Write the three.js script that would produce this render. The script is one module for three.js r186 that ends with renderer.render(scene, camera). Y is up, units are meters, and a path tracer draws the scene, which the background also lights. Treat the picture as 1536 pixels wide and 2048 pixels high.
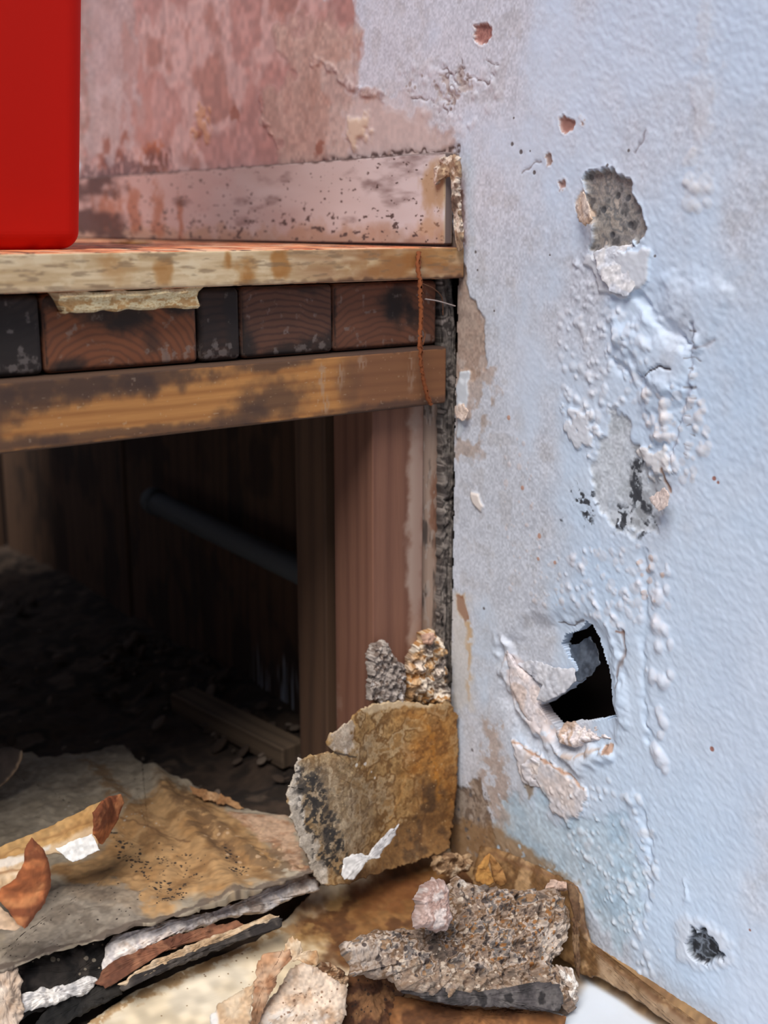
import * as THREE from 'three';
import { RoundedBoxGeometry } from 'three/addons/geometries/RoundedBoxGeometry.js';
import { mergeGeometries } from 'three/addons/utils/BufferGeometryUtils.js';

// ---------- camera, sky, sun, exposure ----------
const scene = new THREE.Scene();
const EYE = new THREE.Vector3(0.536, 0.365, 0.4615);
const YAW = 37.3 * Math.PI / 180, PITCH = 13.5 * Math.PI / 180, FPX = 2394;
const FWD = new THREE.Vector3(-Math.cos(YAW) * Math.cos(PITCH), -Math.sin(PITCH), -Math.sin(YAW) * Math.cos(PITCH));
const RIGHT = new THREE.Vector3(Math.sin(YAW), 0, -Math.cos(YAW)), UPV = RIGHT.clone().cross(FWD);
const camera = new THREE.PerspectiveCamera(2 * Math.atan(1024 / FPX) * 180 / Math.PI, 0.75, 0.02, 60);
camera.position.copy(EYE);
camera.up.set(0, 1, 0);
camera.lookAt(EYE.clone().add(FWD));
camera.focus = 0.63; camera.userData.fStop = 7;
scene.background = new THREE.Color(0.62, 0.74, 1.0);
scene.backgroundIntensity = 0.62;
const sun = new THREE.DirectionalLight(0xfffaf4, 3.6);          // hazy, wide daylight from high up over the viewer's shoulder
sun.position.set(1.35, 3.45, 1.85); sun.target.position.set(0, 0, 0);
sun.castShadow = true; sun.shadow.radius = 60; sun.shadow.mapSize.set(2048, 2048);
Object.assign(sun.shadow.camera, { left: -1.6, right: 1.6, top: 1.6, bottom: -1.6, near: 0.1, far: 9 });
scene.add(sun, sun.target);
const renderer = new THREE.WebGLRenderer({ antialias: true });
renderer.toneMapping = THREE.LinearToneMapping;
renderer.toneMappingExposure = 0.98;
renderer.shadowMap.enabled = true;

// ---------- small tools ----------
const clamp = (x, a = 0, b = 1) => x < a ? a : x > b ? b : x, lerp = (a, b, t) => a + (b - a) * t;
const smooth = (a, b, x) => { const t = clamp((x - a) / (b - a)); return t * t * (3 - 2 * t); };
const mix = (a, b, t) => [lerp(a[0], b[0], t), lerp(a[1], b[1], t), lerp(a[2], b[2], t)];
const random = (seed) => () => { seed = seed + 0x6D2B79F5 | 0; let t = Math.imul(seed ^ seed >>> 15, 1 | seed); t = t + Math.imul(t ^ t >>> 7, 61 | t) ^ t; return ((t ^ t >>> 14) >>> 0) / 4294967296; };
const hash = (x, y, s) => { let h = Math.imul(x, 374761393) + Math.imul(y, 668265263) + Math.imul(s, 2147483647 ^ 0x5bd1e995) | 0; h = Math.imul(h ^ h >>> 13, 1274126177); h ^= h >>> 16; return (h >>> 0) / 4294967296; };
const TABLE = new Float32Array(65536); { const R = random(977); for (let i = 0; i < 65536; i++) TABLE[i] = R() * 2 - 1; }
function noise(x, y, s = 0) {                                     // -1 .. 1
  const xi = Math.floor(x), yi = Math.floor(y); let u = x - xi, v = y - yi;
  u = u * u * u * (u * (u * 6 - 15) + 10); v = v * v * v * (v * (v * 6 - 15) + 10);
  const h = Math.imul(xi, 374761393) + Math.imul(yi, 668265263) + Math.imul(s, 1640531527) | 0, g = h + 668265263 | 0;
  const a = TABLE[h >>> 16], b = TABLE[(h + 374761393 | 0) >>> 16], c = TABLE[g >>> 16], d = TABLE[(g + 374761393 | 0) >>> 16];
  return a + (b - a) * u + (c - a) * v + (a - b - c + d) * u * v;
}
function fbm(x, y, s = 0, o = 4) { let f = 0, a = 0.55; for (let i = 0; i < o; i++) { f += a * noise(x, y, s + i * 17); x = x * 2.03 + 11.3; y = y * 2.03 - 7.1; a *= 0.5; } return f; }
const names = {};
function numbered(n) { const k = names[n] = (names[n] ?? -1) + 1; return k ? `${n}_${String(k).padStart(3, '0')}` : n; }
function shade(o) { o.traverse((m) => { if (m.isMesh) m.castShadow = m.receiveShadow = true; }); return o; }
function tag(o, label, category, group, kind) {
  if (label) o.userData.label = label;
  if (category) o.userData.category = category;
  if (group) o.userData.group = group;
  if (kind) o.userData.kind = kind;
  return shade(o);
}
function thing(name, position = [0, 0, 0]) { const o = new THREE.Group(); o.name = numbered(name); o.position.set(...position); scene.add(o); return o; }
function put(name, geometry, material, parent = scene) {          // moves the geometry to its own centre, keeps its place
  geometry.computeBoundingBox();
  const c = geometry.boundingBox.getCenter(new THREE.Vector3());
  geometry.translate(-c.x, -c.y, -c.z);
  const m = new THREE.Mesh(geometry, material); m.name = parent === scene ? numbered(name) : name;
  m.position.copy(c);
  if (parent !== scene) m.position.sub(parent.position);
  parent.add(m); return shade(m);
}
function texture(w, h, fn, srgb = true) {
  const d = new Uint8Array(w * h * 4);
  for (let j = 0, k = 0; j < h; j++) for (let i = 0; i < w; i++, k += 4) { const c = fn((i + 0.5) / w, (j + 0.5) / h); d[k] = clamp(c[0], 0, 255); d[k + 1] = clamp(c[1], 0, 255); d[k + 2] = clamp(c[2], 0, 255); d[k + 3] = 255; }
  const t = new THREE.DataTexture(d, w, h);
  t.magFilter = t.minFilter = THREE.LinearFilter; t.wrapS = t.wrapT = THREE.MirroredRepeatWrapping;
  if (srgb) t.colorSpace = THREE.SRGBColorSpace;
  t.needsUpdate = true; return t;
}
const mat = (o) => new THREE.MeshStandardMaterial({ roughness: 0.9, metalness: 0, side: THREE.DoubleSide, ...o });
// sight lines met with real planes: where a thing seen in the photograph stands in the room
function sight(px, py) { return FWD.clone().addScaledVector(RIGHT, (px - 768) / FPX).addScaledVector(UPV, (1024 - py) / FPX); }
function meet(px, py, axis, value) { const d = sight(px, py), t = (value - EYE[axis]) / d[axis]; return EYE.clone().addScaledVector(d, t); }

// ---------- painter: colour and relief of a surface on one grid, in metres ----------
class Painter {
  constructor(x0, x1, y0, y1, w, h, toXY) {
    Object.assign(this, { x0, x1, y0, y1, w, h, toXY }); this.sx = (x1 - x0) / w; this.sy = (y1 - y0) / h;
    this.col = new Float32Array(w * h * 3); this.hgt = new Float32Array(w * h);
  }
  each(bx0, bx1, by0, by1, fn) {
    const i0 = Math.max(0, Math.floor((bx0 - this.x0) / this.sx)), i1 = Math.min(this.w - 1, Math.ceil((bx1 - this.x0) / this.sx));
    const j0 = Math.max(0, Math.floor((by0 - this.y0) / this.sy)), j1 = Math.min(this.h - 1, Math.ceil((by1 - this.y0) / this.sy));
    for (let j = j0; j <= j1; j++) for (let i = i0; i <= i1; i++) fn(j * this.w + i, this.x0 + (i + 0.5) * this.sx, this.y0 + (j + 0.5) * this.sy);
  }
  fill(fn) { this.each(this.x0, this.x1, this.y0, this.y1, (k, x, y) => { const c = fn(x, y); this.col.set(c, k * 3); }); }
  dab(k, c, a) { const t = k * 3; for (let q = 0; q < 3; q++) this.col[t + q] += (c[q] - this.col[t + q]) * a; }
  area(px, o) {                                                   // polygon: colour c (or fn) at strength a, relief h, ragged edge
    const P = px.map((p) => this.toXY(...p)), pad = (o.edge ?? 0.002) + (o.warp ?? 0.002) * 2, xs = P.map((p) => p[0]), ys = P.map((p) => p[1]);
    const e = o.edge ?? 0.0008, wv = o.warp ?? 0.002, ws = o.scale ?? 150, s = o.seed ?? 3;
    this.each(Math.min(...xs) - pad, Math.max(...xs) + pad, Math.min(...ys) - pad, Math.max(...ys) + pad, (k, x, y) => {
      const d = inside(P, x, y) + wv * fbm(x * ws, y * ws, s, 4) * 1.6;
      let m = smooth(-e, e, d);
      if (m <= 0 && !(o.rim && d > -3 * o.rim)) return;
      if (o.break) m *= smooth(-0.15, 0.15, fbm(x * (o.bs ?? 220), y * (o.bs ?? 220), s + 9, 4) + o.break);
      if (o.c) this.dab(k, typeof o.c === 'function' ? o.c(x, y) : o.c, m * (o.a ?? 1));
      if (o.h) this.hgt[k] += o.h * m;
      if (o.rim) { const r = Math.exp(-((d / o.rim) ** 2)); this.hgt[k] += (o.rimH ?? 0) * r; if (o.rimC) this.dab(k, o.rimC, r * (o.rimA ?? 0.6)); }
    });
  }
  line(px, width, o) {
    const P = px.map((p) => this.toXY(...p)), xs = P.map((p) => p[0]), ys = P.map((p) => p[1]), pad = width * 3 + (o.warp ?? 0.001) * 2;
    this.each(Math.min(...xs) - pad, Math.max(...xs) + pad, Math.min(...ys) - pad, Math.max(...ys) + pad, (k, x, y) => {
      const wv = o.warp ?? 0.001, d = near(P, x + wv * noise(x * 260, y * 260, 5), y + wv * noise(x * 260, y * 260, 6));
      const wd = width * (0.75 + 0.5 * noise(x * 180, y * 180, o.seed ?? 8)), m = Math.exp(-((d / wd) ** 2));
      if (m < 0.02) return;
      const b = o.break === undefined ? 1 : smooth(-0.2, 0.2, fbm(x * 300, y * 300, (o.seed ?? 8) + 2, 3) + o.break);
      if (o.c) this.dab(k, o.c, m * b * (o.a ?? 1));
      if (o.h) this.hgt[k] += o.h * m;
    });
  }
  bump(x, y, r, h, c, a = 0, sx = 1) {
    this.each(x - r * sx, x + r * sx, y - r, y + r, (k, X, Y) => {
      const wob = 1 + 0.28 * noise(X * 260, Y * 260, 21), d = Math.hypot((X - x) / sx, Y - y) / r * wob; if (d >= 1) return;
      const m = (1 - d * d) ** 2; this.hgt[k] += h * 0.72 * m; if (c) this.dab(k, c, a * smooth(0, 0.4, m));
    });
  }
  bumps(px, n, r0, r1, h0, h1, seed, c, a) {                      // scattered over a polygon
    const P = px.map((p) => this.toXY(...p)), R = random(seed), xs = P.map((p) => p[0]), ys = P.map((p) => p[1]);
    const ax = Math.min(...xs), bx = Math.max(...xs), ay = Math.min(...ys), by = Math.max(...ys);
    for (let i = 0, t = 0; i < n && t < n * 20; t++) {
      const x = lerp(ax, bx, R()), y = lerp(ay, by, R()), q = R(), z = R(); if (inside(P, x, y) < 0) continue;
      this.bump(x, y, lerp(r0, r1, q * q), lerp(h0, h1, z), c, a); i++;
    }
  }
  at(x, y) {                                                      // relief, mirrored outside
    const fx = fold((x - this.x0) / (this.x1 - this.x0)) * this.w - 0.5, fy = fold((y - this.y0) / (this.y1 - this.y0)) * this.h - 0.5;
    const i = clamp(Math.floor(fx), 0, this.w - 2), j = clamp(Math.floor(fy), 0, this.h - 2), u = clamp(fx - i), v = clamp(fy - j), k = j * this.w + i, H = this.hgt;
    return lerp(lerp(H[k], H[k + 1], u), lerp(H[k + this.w], H[k + this.w + 1], u), v);
  }
  map() { let k = 0; const { col, w, h } = this; return texture(w, h, () => { const c = [col[k], col[k + 1], col[k + 2]]; k += 3; return c; }); }
}
const fold = (t) => { t = Math.abs(t) % 2; return t > 1 ? 2 - t : t; };
function near(P, x, y, closed = false) {
  let b = 1e9;
  for (let i = 0, n = P.length - (closed ? 0 : 1); i < n; i++) {
    const [ax, ay] = P[i], [bx, by] = P[(i + 1) % P.length], dx = bx - ax, dy = by - ay, t = clamp(((x - ax) * dx + (y - ay) * dy) / (dx * dx + dy * dy || 1));
    b = Math.min(b, (x - ax - dx * t) ** 2 + (y - ay - dy * t) ** 2);
  }
  return Math.sqrt(b);
}
function inside(P, x, y) {                                        // distance to the outline, positive inside
  let c = false;
  for (let i = 0, j = P.length - 1; i < P.length; j = i++) { const [xi, yi] = P[i], [xj, yj] = P[j]; if (yi > y !== yj > y && x < (xj - xi) * (y - yi) / (yj - yi) + xi) c = !c; }
  const d = near(P, x, y, true); return c ? d : -d;
}

// ---------- flake(): a torn or broken piece with a ragged outline, thickness, bend and rough faces ----------
function plane(px, py, axis, value, n) {
  const N = new THREE.Vector3(...n).normalize(), O = meet(px, py, axis, value);
  const U = new THREE.Vector3(0, 1, 0).cross(N); if (U.length() < 1e-3) U.copy(RIGHT); U.normalize();
  return { O, N, U, V: N.clone().cross(U) };
}
function onPlane(pl, px, py, bend) {
  const d = sight(px, py), dn = d.dot(pl.N); let w = 0, u = 0, v = 0;
  for (let i = 0; i < (bend ? 6 : 1); i++) {
    const t = (pl.O.clone().addScaledVector(pl.N, w).sub(EYE).dot(pl.N)) / dn, q = EYE.clone().addScaledVector(d, t).sub(pl.O);
    u = q.dot(pl.U); v = q.dot(pl.V); if (bend) w = lerp(w, bend(u, v), 0.8);
  }
  return [u, v];
}
function flake(o) {
  const { pl, th, n = 170, rings = 34, seed = 1, jag = 0.0012, jagScale = 400 } = o, bend = o.bend;
  const P = o.outline.map((p) => onPlane(pl, p[0], p[1], bend));
  const c = o.centre ? onPlane(pl, ...o.centre, bend) : P.reduce((s, p) => [s[0] + p[0] / P.length, s[1] + p[1] / P.length], [0, 0]);
  let len = [0]; for (let i = 0; i < P.length; i++) { const a = P[i], b = P[(i + 1) % P.length]; len.push(len[i] + Math.hypot(a[0] - b[0], a[1] - b[1])); }
  const rim = [];
  for (let k = 0; k < n; k++) {
    const L = k / n * len[P.length]; let i = 0; while (len[i + 1] < L) i++;
    const t = (L - len[i]) / (len[i + 1] - len[i] || 1), a = P[i], b = P[(i + 1) % P.length], u = lerp(a[0], b[0], t), v = lerp(a[1], b[1], t);
    rim.push([u + jag * fbm(u * jagScale, v * jagScale, seed, 3) * 1.5, v + jag * fbm(u * jagScale, v * jagScale, seed + 50, 3) * 1.5]);
  }
  const us = rim.map((p) => p[0]), vs = rim.map((p) => p[1]), box = [Math.min(...us), Math.max(...us), Math.min(...vs), Math.max(...vs)];
  const pos = [], uv = [], idx = [], rough = o.rough ?? 0.0006, rs = o.roughScale ?? 260, fold2 = o.relief;
  const push = (u, v, w) => { const q = pl.O.clone().addScaledVector(pl.U, u).addScaledVector(pl.V, v).addScaledVector(pl.N, w); pos.push(q.x, q.y, q.z); uv.push((u - box[0]) / (box[1] - box[0]), (v - box[2]) / (box[3] - box[2])); };
  for (let side = 0; side < 2; side++) for (let r = 0; r <= rings; r++) for (let k = 0; k < n; k++) {
    const f = Math.pow(r / rings, 0.8), u = lerp(c[0], rim[k][0], f), v = lerp(c[1], rim[k][1], f);
    let w = (bend ? bend(u, v) : 0) + rough * (side ? 0.6 : 1) * fbm(u * rs, v * rs, seed + 5 + side * 31, 5) * 2 + (fold2 && !side ? fold2(u, v) : 0);
    if (side) w -= th * (1 - 0.25 * f ** 6); else w -= th * (o.round ?? 0.3) * f ** 8;
    push(u, v, w);
  }
  const S = (rings + 1) * n;
  for (let side = 0; side < 2; side++) for (let r = 0; r < rings; r++) for (let k = 0; k < n; k++) {
    const a = side * S + r * n + k, b = side * S + r * n + (k + 1) % n, d = a + n, e = b + n;
    if (side) idx.push(a, b, d, b, e, d); else idx.push(a, d, b, b, d, e);
  }
  for (let k = 0; k < n; k++) { const a = rings * n + k, b = rings * n + (k + 1) % n; idx.push(a, a + S, b, b, a + S, b + S); }
  const g = new THREE.BufferGeometry();
  g.setAttribute('position', new THREE.Float32BufferAttribute(pos, 3)); g.setAttribute('uv', new THREE.Float32BufferAttribute(uv, 2)); g.setIndex(idx);
  g.computeVertexNormals();
  const res = o.res ?? 320, wm = box[1] - box[0], hm = box[3] - box[2], W = Math.max(32, Math.round(res * Math.min(1, wm / hm))), H = Math.max(32, Math.round(res * Math.min(1, hm / wm)));
  const pt = new Painter(...box, W, H, (px, py) => onPlane(pl, px, py, bend));
  pt.fill(o.color); if (o.paint) o.paint(pt);
  const m = put(o.name, g, mat({ map: pt.map(), roughness: o.gloss ?? 0.92 }), o.parent ?? scene);
  return m;
}
// mottled colour: several tones chosen by layered noise
const mottle = (tones, scale, seed) => (x, y) => {
  const a = fbm(x * scale, y * scale, seed, 5) * 0.9 + 0.5, t = clamp(a) * (tones.length - 1), i = Math.min(tones.length - 2, Math.floor(t));
  const c = mix(tones[i], tones[i + 1], smooth(0.15, 0.85, t - i)), g = 1 + 0.10 * noise(x * scale * 9, y * scale * 9, seed + 3); return [c[0] * g, c[1] * g, c[2] * g];
};

// ---------- timber ----------
function timber(light, dark, seed, { lines = 260, wave = 0.006, stain } = {}) {   // u along the grain, v across it, in metres
  return (u, v) => {
    const q = v + wave * fbm(u * 5, v * 18, seed, 3), r = 0.5 + 0.5 * Math.sin(q * lines * 3 + 2.4 * fbm(u * 2, v * 40, seed + 4, 2));
    const fib = noise(u * 45, v * 1500, seed + 1) * 0.5 + noise(u * 160, v * 3000, seed + 2) * 0.3;
    let c = mix(light, dark, clamp(r ** 2.2 * 0.42 + fib * 0.16 + 0.16 * fbm(u * 14, v * 60, seed + 7, 3) + 0.18));
    return stain ? stain(c, u, v) : c;
  };
}
function timberBox(name, parent, [x0, x1, y0, y1, z0, z1], along, tone, o = {}) {  // tone(u, v) in metres from the piece's own corner
  const g = new RoundedBoxGeometry(x1 - x0, y1 - y0, z1 - z0, 2, o.r ?? 0.0018);
  const p = g.attributes.position, nn = g.attributes.normal, uv = g.attributes.uv, sx = x1 - x0, sy = y1 - y0, sz = z1 - z0;
  const L = { x: sx, y: sy, z: sz }[along], across = along === 'x' ? [sy, sz] : along === 'y' ? [sz, sx] : [sy, sx];
  const T = across[0] + across[1];
  for (let i = 0; i < p.count; i++) {
    const q = { x: p.getX(i) + sx / 2, y: p.getY(i) + sy / 2, z: p.getZ(i) + sz / 2 }, n = { x: Math.abs(nn.getX(i)), y: Math.abs(nn.getY(i)), z: Math.abs(nn.getZ(i)) };
    let v;
    if (along === 'x') v = n.z > n.y ? q.y : sy + q.z; else if (along === 'y') v = n.x > n.z ? q.z : sz + q.x; else v = n.x > n.y ? q.y : sy + q.x;
    let u = q[along];
    if (o.endFace && n.x > 0.7) { u = q.z; v = q.y; }
    uv.setXY(i, u / (o.endFace ? sz : L), v / (o.endFace ? sy : T));
    if (o.warp) { const w = o.warp(q.x, q.y, q.z); p.setXYZ(i, p.getX(i) + w[0], p.getY(i) + w[1], p.getZ(i) + w[2]); }
  }
  g.translate((x0 + x1) / 2, (y0 + y1) / 2, (z0 + z1) / 2);
  const map = o.endFace ? texture(o.w ?? 320, o.h ?? 160, (a, b) => tone(a * sz, b * sy)) : texture(o.w ?? 768, o.h ?? 256, (a, b) => tone(a * L, b * T));
  const m = put(name, g, mat({ map, roughness: 0.86 }), parent);
  if (o.tilt) m.rotation.set(...o.tilt);
  return m;
}
function blotch(u, v, cu, cv, ru, rv, seed, rag = 0.55) { const d = Math.hypot((u - cu) / ru, (v - cv) / rv); return d > 1.25 + rag ? 0 : smooth(1.25, 0.35, d + rag * fbm(u * 110, v * 110, seed, 4)); }
// ================================================================ THE WALL
const WX = (px, py) => { const p = meet(px, py, 'z', 0); return [p.x, p.y]; };
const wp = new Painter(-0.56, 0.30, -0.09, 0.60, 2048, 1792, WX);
const PAINT = [207, 222, 240];
wp.fill((x, y) => {
  const a = fbm(x * 26, y * 26, 1, 5), b = fbm(x * 120, y * 120, 2, 3), c = fbm(x * 7, y * 7, 44, 3);
  let q = mix(PAINT, [198, 218, 241], clamp(0.5 + a * 0.8)); q = mix(q, [214, 217, 229], clamp(0.35 + c * 0.8) * 0.6);
  q = mix(q, mottle([[197, 198, 206], [205, 206, 214], [192, 190, 194]], 90, 45)(x, y), 0.8 * smooth(-0.6, 0.5, fbm(x * 30, y * 22, 46, 5) + smooth(0.2, 0.0, x + 0.03 * fbm(x * 12, y * 9, 47, 3)) * 1.1 - 0.55));  // greyer towards the corner: dimmer light there is put into the paint
  const g = 1 + b * 0.018; return [q[0] * g, q[1] * g, q[2] * g];
});
wp.each(wp.x0, wp.x1, wp.y0, wp.y1, (k, x, y) => {               // orange peel of the paint, softer by the corner, and slow unevenness
  const low = smooth(0.02, 0.13, x) * 0.8 + 0.25, far = smooth(-0.02, 0.02, x);
  wp.hgt[k] = (fbm(x * 400, y * 420, 11, 3) * 0.00022 + noise(x * 760, y * 820, 12) * 0.00012) * low * (0.6 + 0.4 * far) + fbm(x * 26, y * 26, 13, 2) * 0.0005;
});
const CREAM = [226, 212, 208], TAN = [168, 143, 126], CEM = [146, 141, 138];
// --- damp stains above the shelf, with tide lines; red bounce is painted into the pink
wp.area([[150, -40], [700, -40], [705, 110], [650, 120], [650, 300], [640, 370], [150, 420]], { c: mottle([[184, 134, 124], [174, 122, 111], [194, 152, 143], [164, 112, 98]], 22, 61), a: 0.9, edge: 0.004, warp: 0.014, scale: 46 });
wp.area([[545, 60], [640, 40], [712, 60], [715, 190], [760, 200], [900, 260], [900, 330], [560, 335], [560, 290], [525, 240], [530, 180], [600, 150]], { c: mottle([[172, 140, 126], [188, 158, 144], [180, 146, 132]], 40, 62), a: 0.8, edge: 0.004, warp: 0.007, scale: 60, rim: 0.0016, rimC: [150, 112, 102], rimA: 0.30, h: 0.0005 });
wp.area([[700, 100], [720, 190], [830, 200], [900, 280], [900, 330], [690, 330]], { c: [208, 196, 196], a: 0.5, edge: 0.004, warp: 0.008 });
wp.line([[618, 120], [650, 130], [700, 170], [770, 195]], 0.0022, { c: [140, 112, 108], a: 0.55, warp: 0.003, h: 0.0008, break: 0.1 });
wp.line([[520, 190], [522, 230], [545, 270], [560, 300]], 0.0014, { c: [150, 104, 96], a: 0.5, warp: 0.003, h: 0.0008 });
wp.line([[711, -20], [711, 180]], 0.0012, { c: [178, 150, 146], a: 0.5, warp: 0.001, h: 0.0004 });
wp.area([[285, 300], [300, 280], [335, 285], [330, 340], [285, 340]], { c: [170, 88, 46], a: 0.7, edge: 0.004, warp: 0.006, scale: 90, break: 0.15 });
wp.area([[385, 260], [400, 210], [420, 220], [415, 290], [390, 300]], { c: [196, 140, 96], a: 0.6, edge: 0.003, warp: 0.006, break: 0.1, h: 0.0007 });
wp.area([[160, 330], [330, 300], [330, 350], [160, 375]], { c: [92, 60, 56], a: 0.65, edge: 0.006, warp: 0.01, scale: 60, break: 0.2 });
wp.area([[150, -20], [188, -20], [190, 330], [150, 360]], { c: [146, 124, 114], a: 0.5, edge: 0.006, warp: 0.008, break: 0.05 });
wp.area([[170, -20], [270, -20], [280, 200], [260, 300], [180, 320]], { c: mottle([[190, 172, 172], [176, 154, 150]], 40, 64), a: 0.6, edge: 0.005, warp: 0.014, scale: 46 });
wp.area([[250, 60], [330, 120], [345, 300], [240, 300]], { c: [172, 118, 104], a: 0.35, edge: 0.004, warp: 0.012, scale: 50, break: 0.1, bs: 60 });
wp.area([[700, 240], [740, 235], [735, 285], [700, 290]], { c: [214, 190, 162], a: 0.7, edge: 0.003, warp: 0.005, h: 0.0012 });
for (const [x, y, r] of [[205, 320, 3], [215, 290, 2], [250, 270, 2], [300, 300, 3], [402, 265, 2], [240, 310, 2], [640, 300, 2], [470, 230, 2]]) wp.area([[x - 8, y - 10], [x + 6, y - 8], [x + 6, y + 10], [x - 6, y + 12]], { c: [136, 74, 52], a: 0.65, edge: 0.002, warp: 0.004, seed: x });
wp.line([[170, 362], [330, 348], [520, 338], [720, 318], [860, 302], [915, 298]], 0.0016, { c: [74, 54, 48], a: 0.85, warp: 0.002, break: 0.12, h: -0.0004 });
// crumbled paint above the corner
wp.bumps([[780, 130], [900, 110], [1000, 130], [1010, 190], [930, 270], [840, 230]], 60, 0.002, 0.0055, 0.0002, 0.0009, 71, [214, 208, 212], 0.2);
wp.bumps([[800, 170], [900, 130], [990, 150], [900, 220], [840, 210]], 12, 0.0012, 0.0026, -0.0008, -0.0004, 72, [146, 130, 124], 0.6);
for (const l of [[[880, 140], [905, 150], [925, 170]], [[905, 150], [912, 185], [900, 215]], [[930, 160], [960, 155], [990, 160]], [[820, 190], [860, 205], [880, 225]], [[975, 118], [995, 128]], [[925, 125], [905, 165], [890, 225]]]) wp.line(l, 0.0008, { c: [118, 104, 104], a: 0.8, h: -0.0007, warp: 0.003, break: 0.1 });
wp.area([[885, 165], [935, 150], [950, 180], [900, 215], [880, 200]], { c: [170, 152, 142], a: 0.6, edge: 0.002, warp: 0.005, h: -0.0006, break: 0.1 });
const chip = (p, c, h = -0.0012, o = {}) => wp.area(p, { c, a: 0.95, edge: 0.0005, warp: 0.0012, scale: 320, h, rim: 0.001, rimH: 0.0004, rimC: CREAM, rimA: 0.3, ...o });
chip([[948, 52], [968, 46], [984, 52], [985, 75], [965, 92], [950, 80]], mottle([[150, 98, 88], [172, 120, 108], [130, 84, 76]], 200, 73), -0.0014);
chip([[1117, 238], [1130, 234], [1150, 242], [1145, 258], [1130, 266], [1120, 256]], [158, 112, 100]);
chip([[1090, 310], [1102, 308], [1106, 325], [1094, 330]], [150, 126, 118], -0.0008);
chip([[1113, 362], [1130, 358], [1134, 376], [1118, 382]], [150, 118, 110], -0.0008);
chip([[1160, 238], [1168, 240], [1166, 250], [1158, 248]], [150, 120, 110], -0.0006);
for (const [x, y, r] of [[1257, 301, 1.2], [1025, 288, 1.4], [1042, 304, 1.6], [1060, 302, 1], [1068, 345, 1.4], [1028, 236, 1], [1215, 330, 1], [1428, 957, 1.5], [1436, 965, 1.3], [1423, 1498, 1.6], [968, 1217, 1.1], [951, 504, 1], [955, 540, 1], [1100, 510, .8], [1310, 512, .8], [988, 622, .9], [1500, 1860, .8]]) wp.bump(...WX(x, y), r * 0.0009, -0.0004, x > 1400 ? [150, 96, 84] : [92, 86, 86], 0.9);
wp.line([[1290, 262], [1278, 290], [1270, 302]], 0.0006, { c: [150, 146, 156], a: 0.8, h: -0.0006 });
wp.line([[1045, 345], [1065, 330], [1080, 322]], 0.0006, { c: [140, 134, 140], a: 0.8, h: -0.0006 });
// the bare patch where paint and plaster have come off
const bare = [[1166, 352], [1182, 342], [1214, 341], [1226, 334], [1240, 352], [1262, 358], [1268, 388], [1284, 428], [1292, 452], [1278, 476], [1252, 496], [1225, 506], [1196, 520], [1182, 500], [1187, 455], [1178, 430], [1172, 400]];
wp.area(bare, { c: mottle([[96, 94, 94], [140, 136, 134], [158, 150, 143], [122, 120, 120], [172, 160, 150]], 170, 81), a: 1, edge: 0.0007, warp: 0.0018, scale: 260, h: -0.0026, rim: 0.0014, rimH: 0.0007 });
wp.area([[1148, 405], [1166, 380], [1180, 420], [1185, 445], [1160, 440]], { c: [206, 176, 152], a: 0.8, edge: 0.0012, warp: 0.002, h: -0.0008, break: 0.2 });
for (const [x, y] of [[1228, 392], [1254, 450], [1250, 395], [1200, 420], [1218, 470]]) wp.bump(...WX(x, y), 0.0022, -0.001, [70, 70, 74], 0.9);
wp.bumps(bare, 70, 0.0008, 0.0022, -0.0006, 0.0008, 82, [120, 116, 112], 0.25);
wp.area([[1170, 512], [1210, 500], [1300, 500], [1300, 540], [1270, 590], [1240, 598], [1200, 570]], { c: [214, 216, 222], a: 0.8, edge: 0.001, warp: 0.003, h: 0.0012 });
wp.bumps([[1140, 520], [1200, 520], [1260, 600], [1230, 640], [1140, 600]], 40, 0.0015, 0.0035, 0.0004, 0.0012, 83);
// blistered band
wp.bumps([[1120, 620], [1260, 620], [1310, 700], [1280, 800], [1200, 860], [1130, 800], [1110, 700]], 120, 0.0016, 0.0042, 0.0005, 0.0015, 91, [220, 220, 226], 0.3);
wp.area([[1225, 650], [1290, 640], [1385, 700], [1385, 770], [1340, 780], [1290, 755], [1240, 720]], { h: 0.0028, edge: 0.006, warp: 0.006, scale: 90 });
wp.area([[1300, 760], [1350, 770], [1370, 800], [1345, 860], [1310, 870], [1290, 800]], { h: 0.002, edge: 0.005, warp: 0.006, scale: 90 });
wp.area([[1330, 560], [1440, 560], [1450, 640], [1400, 680], [1350, 650]], { h: 0.0016, edge: 0.007, warp: 0.006, scale: 90 });
wp.line([[1280, 590], [1315, 640], [1350, 672], [1385, 690]], 0.0034, { h: -0.002, warp: 0.002 });
wp.line([[1225, 725], [1255, 745], [1290, 764]], 0.0024, { h: -0.0016, warp: 0.002 });
wp.line([[1387, 645], [1388, 720], [1376, 790], [1356, 860], [1336, 930]], 0.0007, { c: [150, 154, 172], a: 0.75, h: -0.0014, warp: 0.001 });
for (let i = 0; i < 14; i++) wp.line([[1380 - i * 1.2 + (i % 3) * 6, 660 + i * 19], [1394 - i * 1.5 + (i % 4) * 3, 662 + i * 19]], 0.0005, { c: [128, 122, 126], a: 0.75, h: -0.0006 });
wp.line([[1294, 752], [1306, 740], [1325, 735], [1345, 738]], 0.0009, { c: [122, 118, 122], a: 0.85, h: -0.0018 });
wp.line([[1388, 700], [1410, 690], [1428, 683]], 0.0012, { c: [176, 170, 176], a: 0.5, h: -0.001 });
wp.bumps([[1340, 760], [1400, 740], [1420, 900], [1380, 1000], [1330, 960]], 60, 0.0016, 0.004, 0.0003, 0.0012, 92, [222, 214, 214], 0.35);
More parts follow.
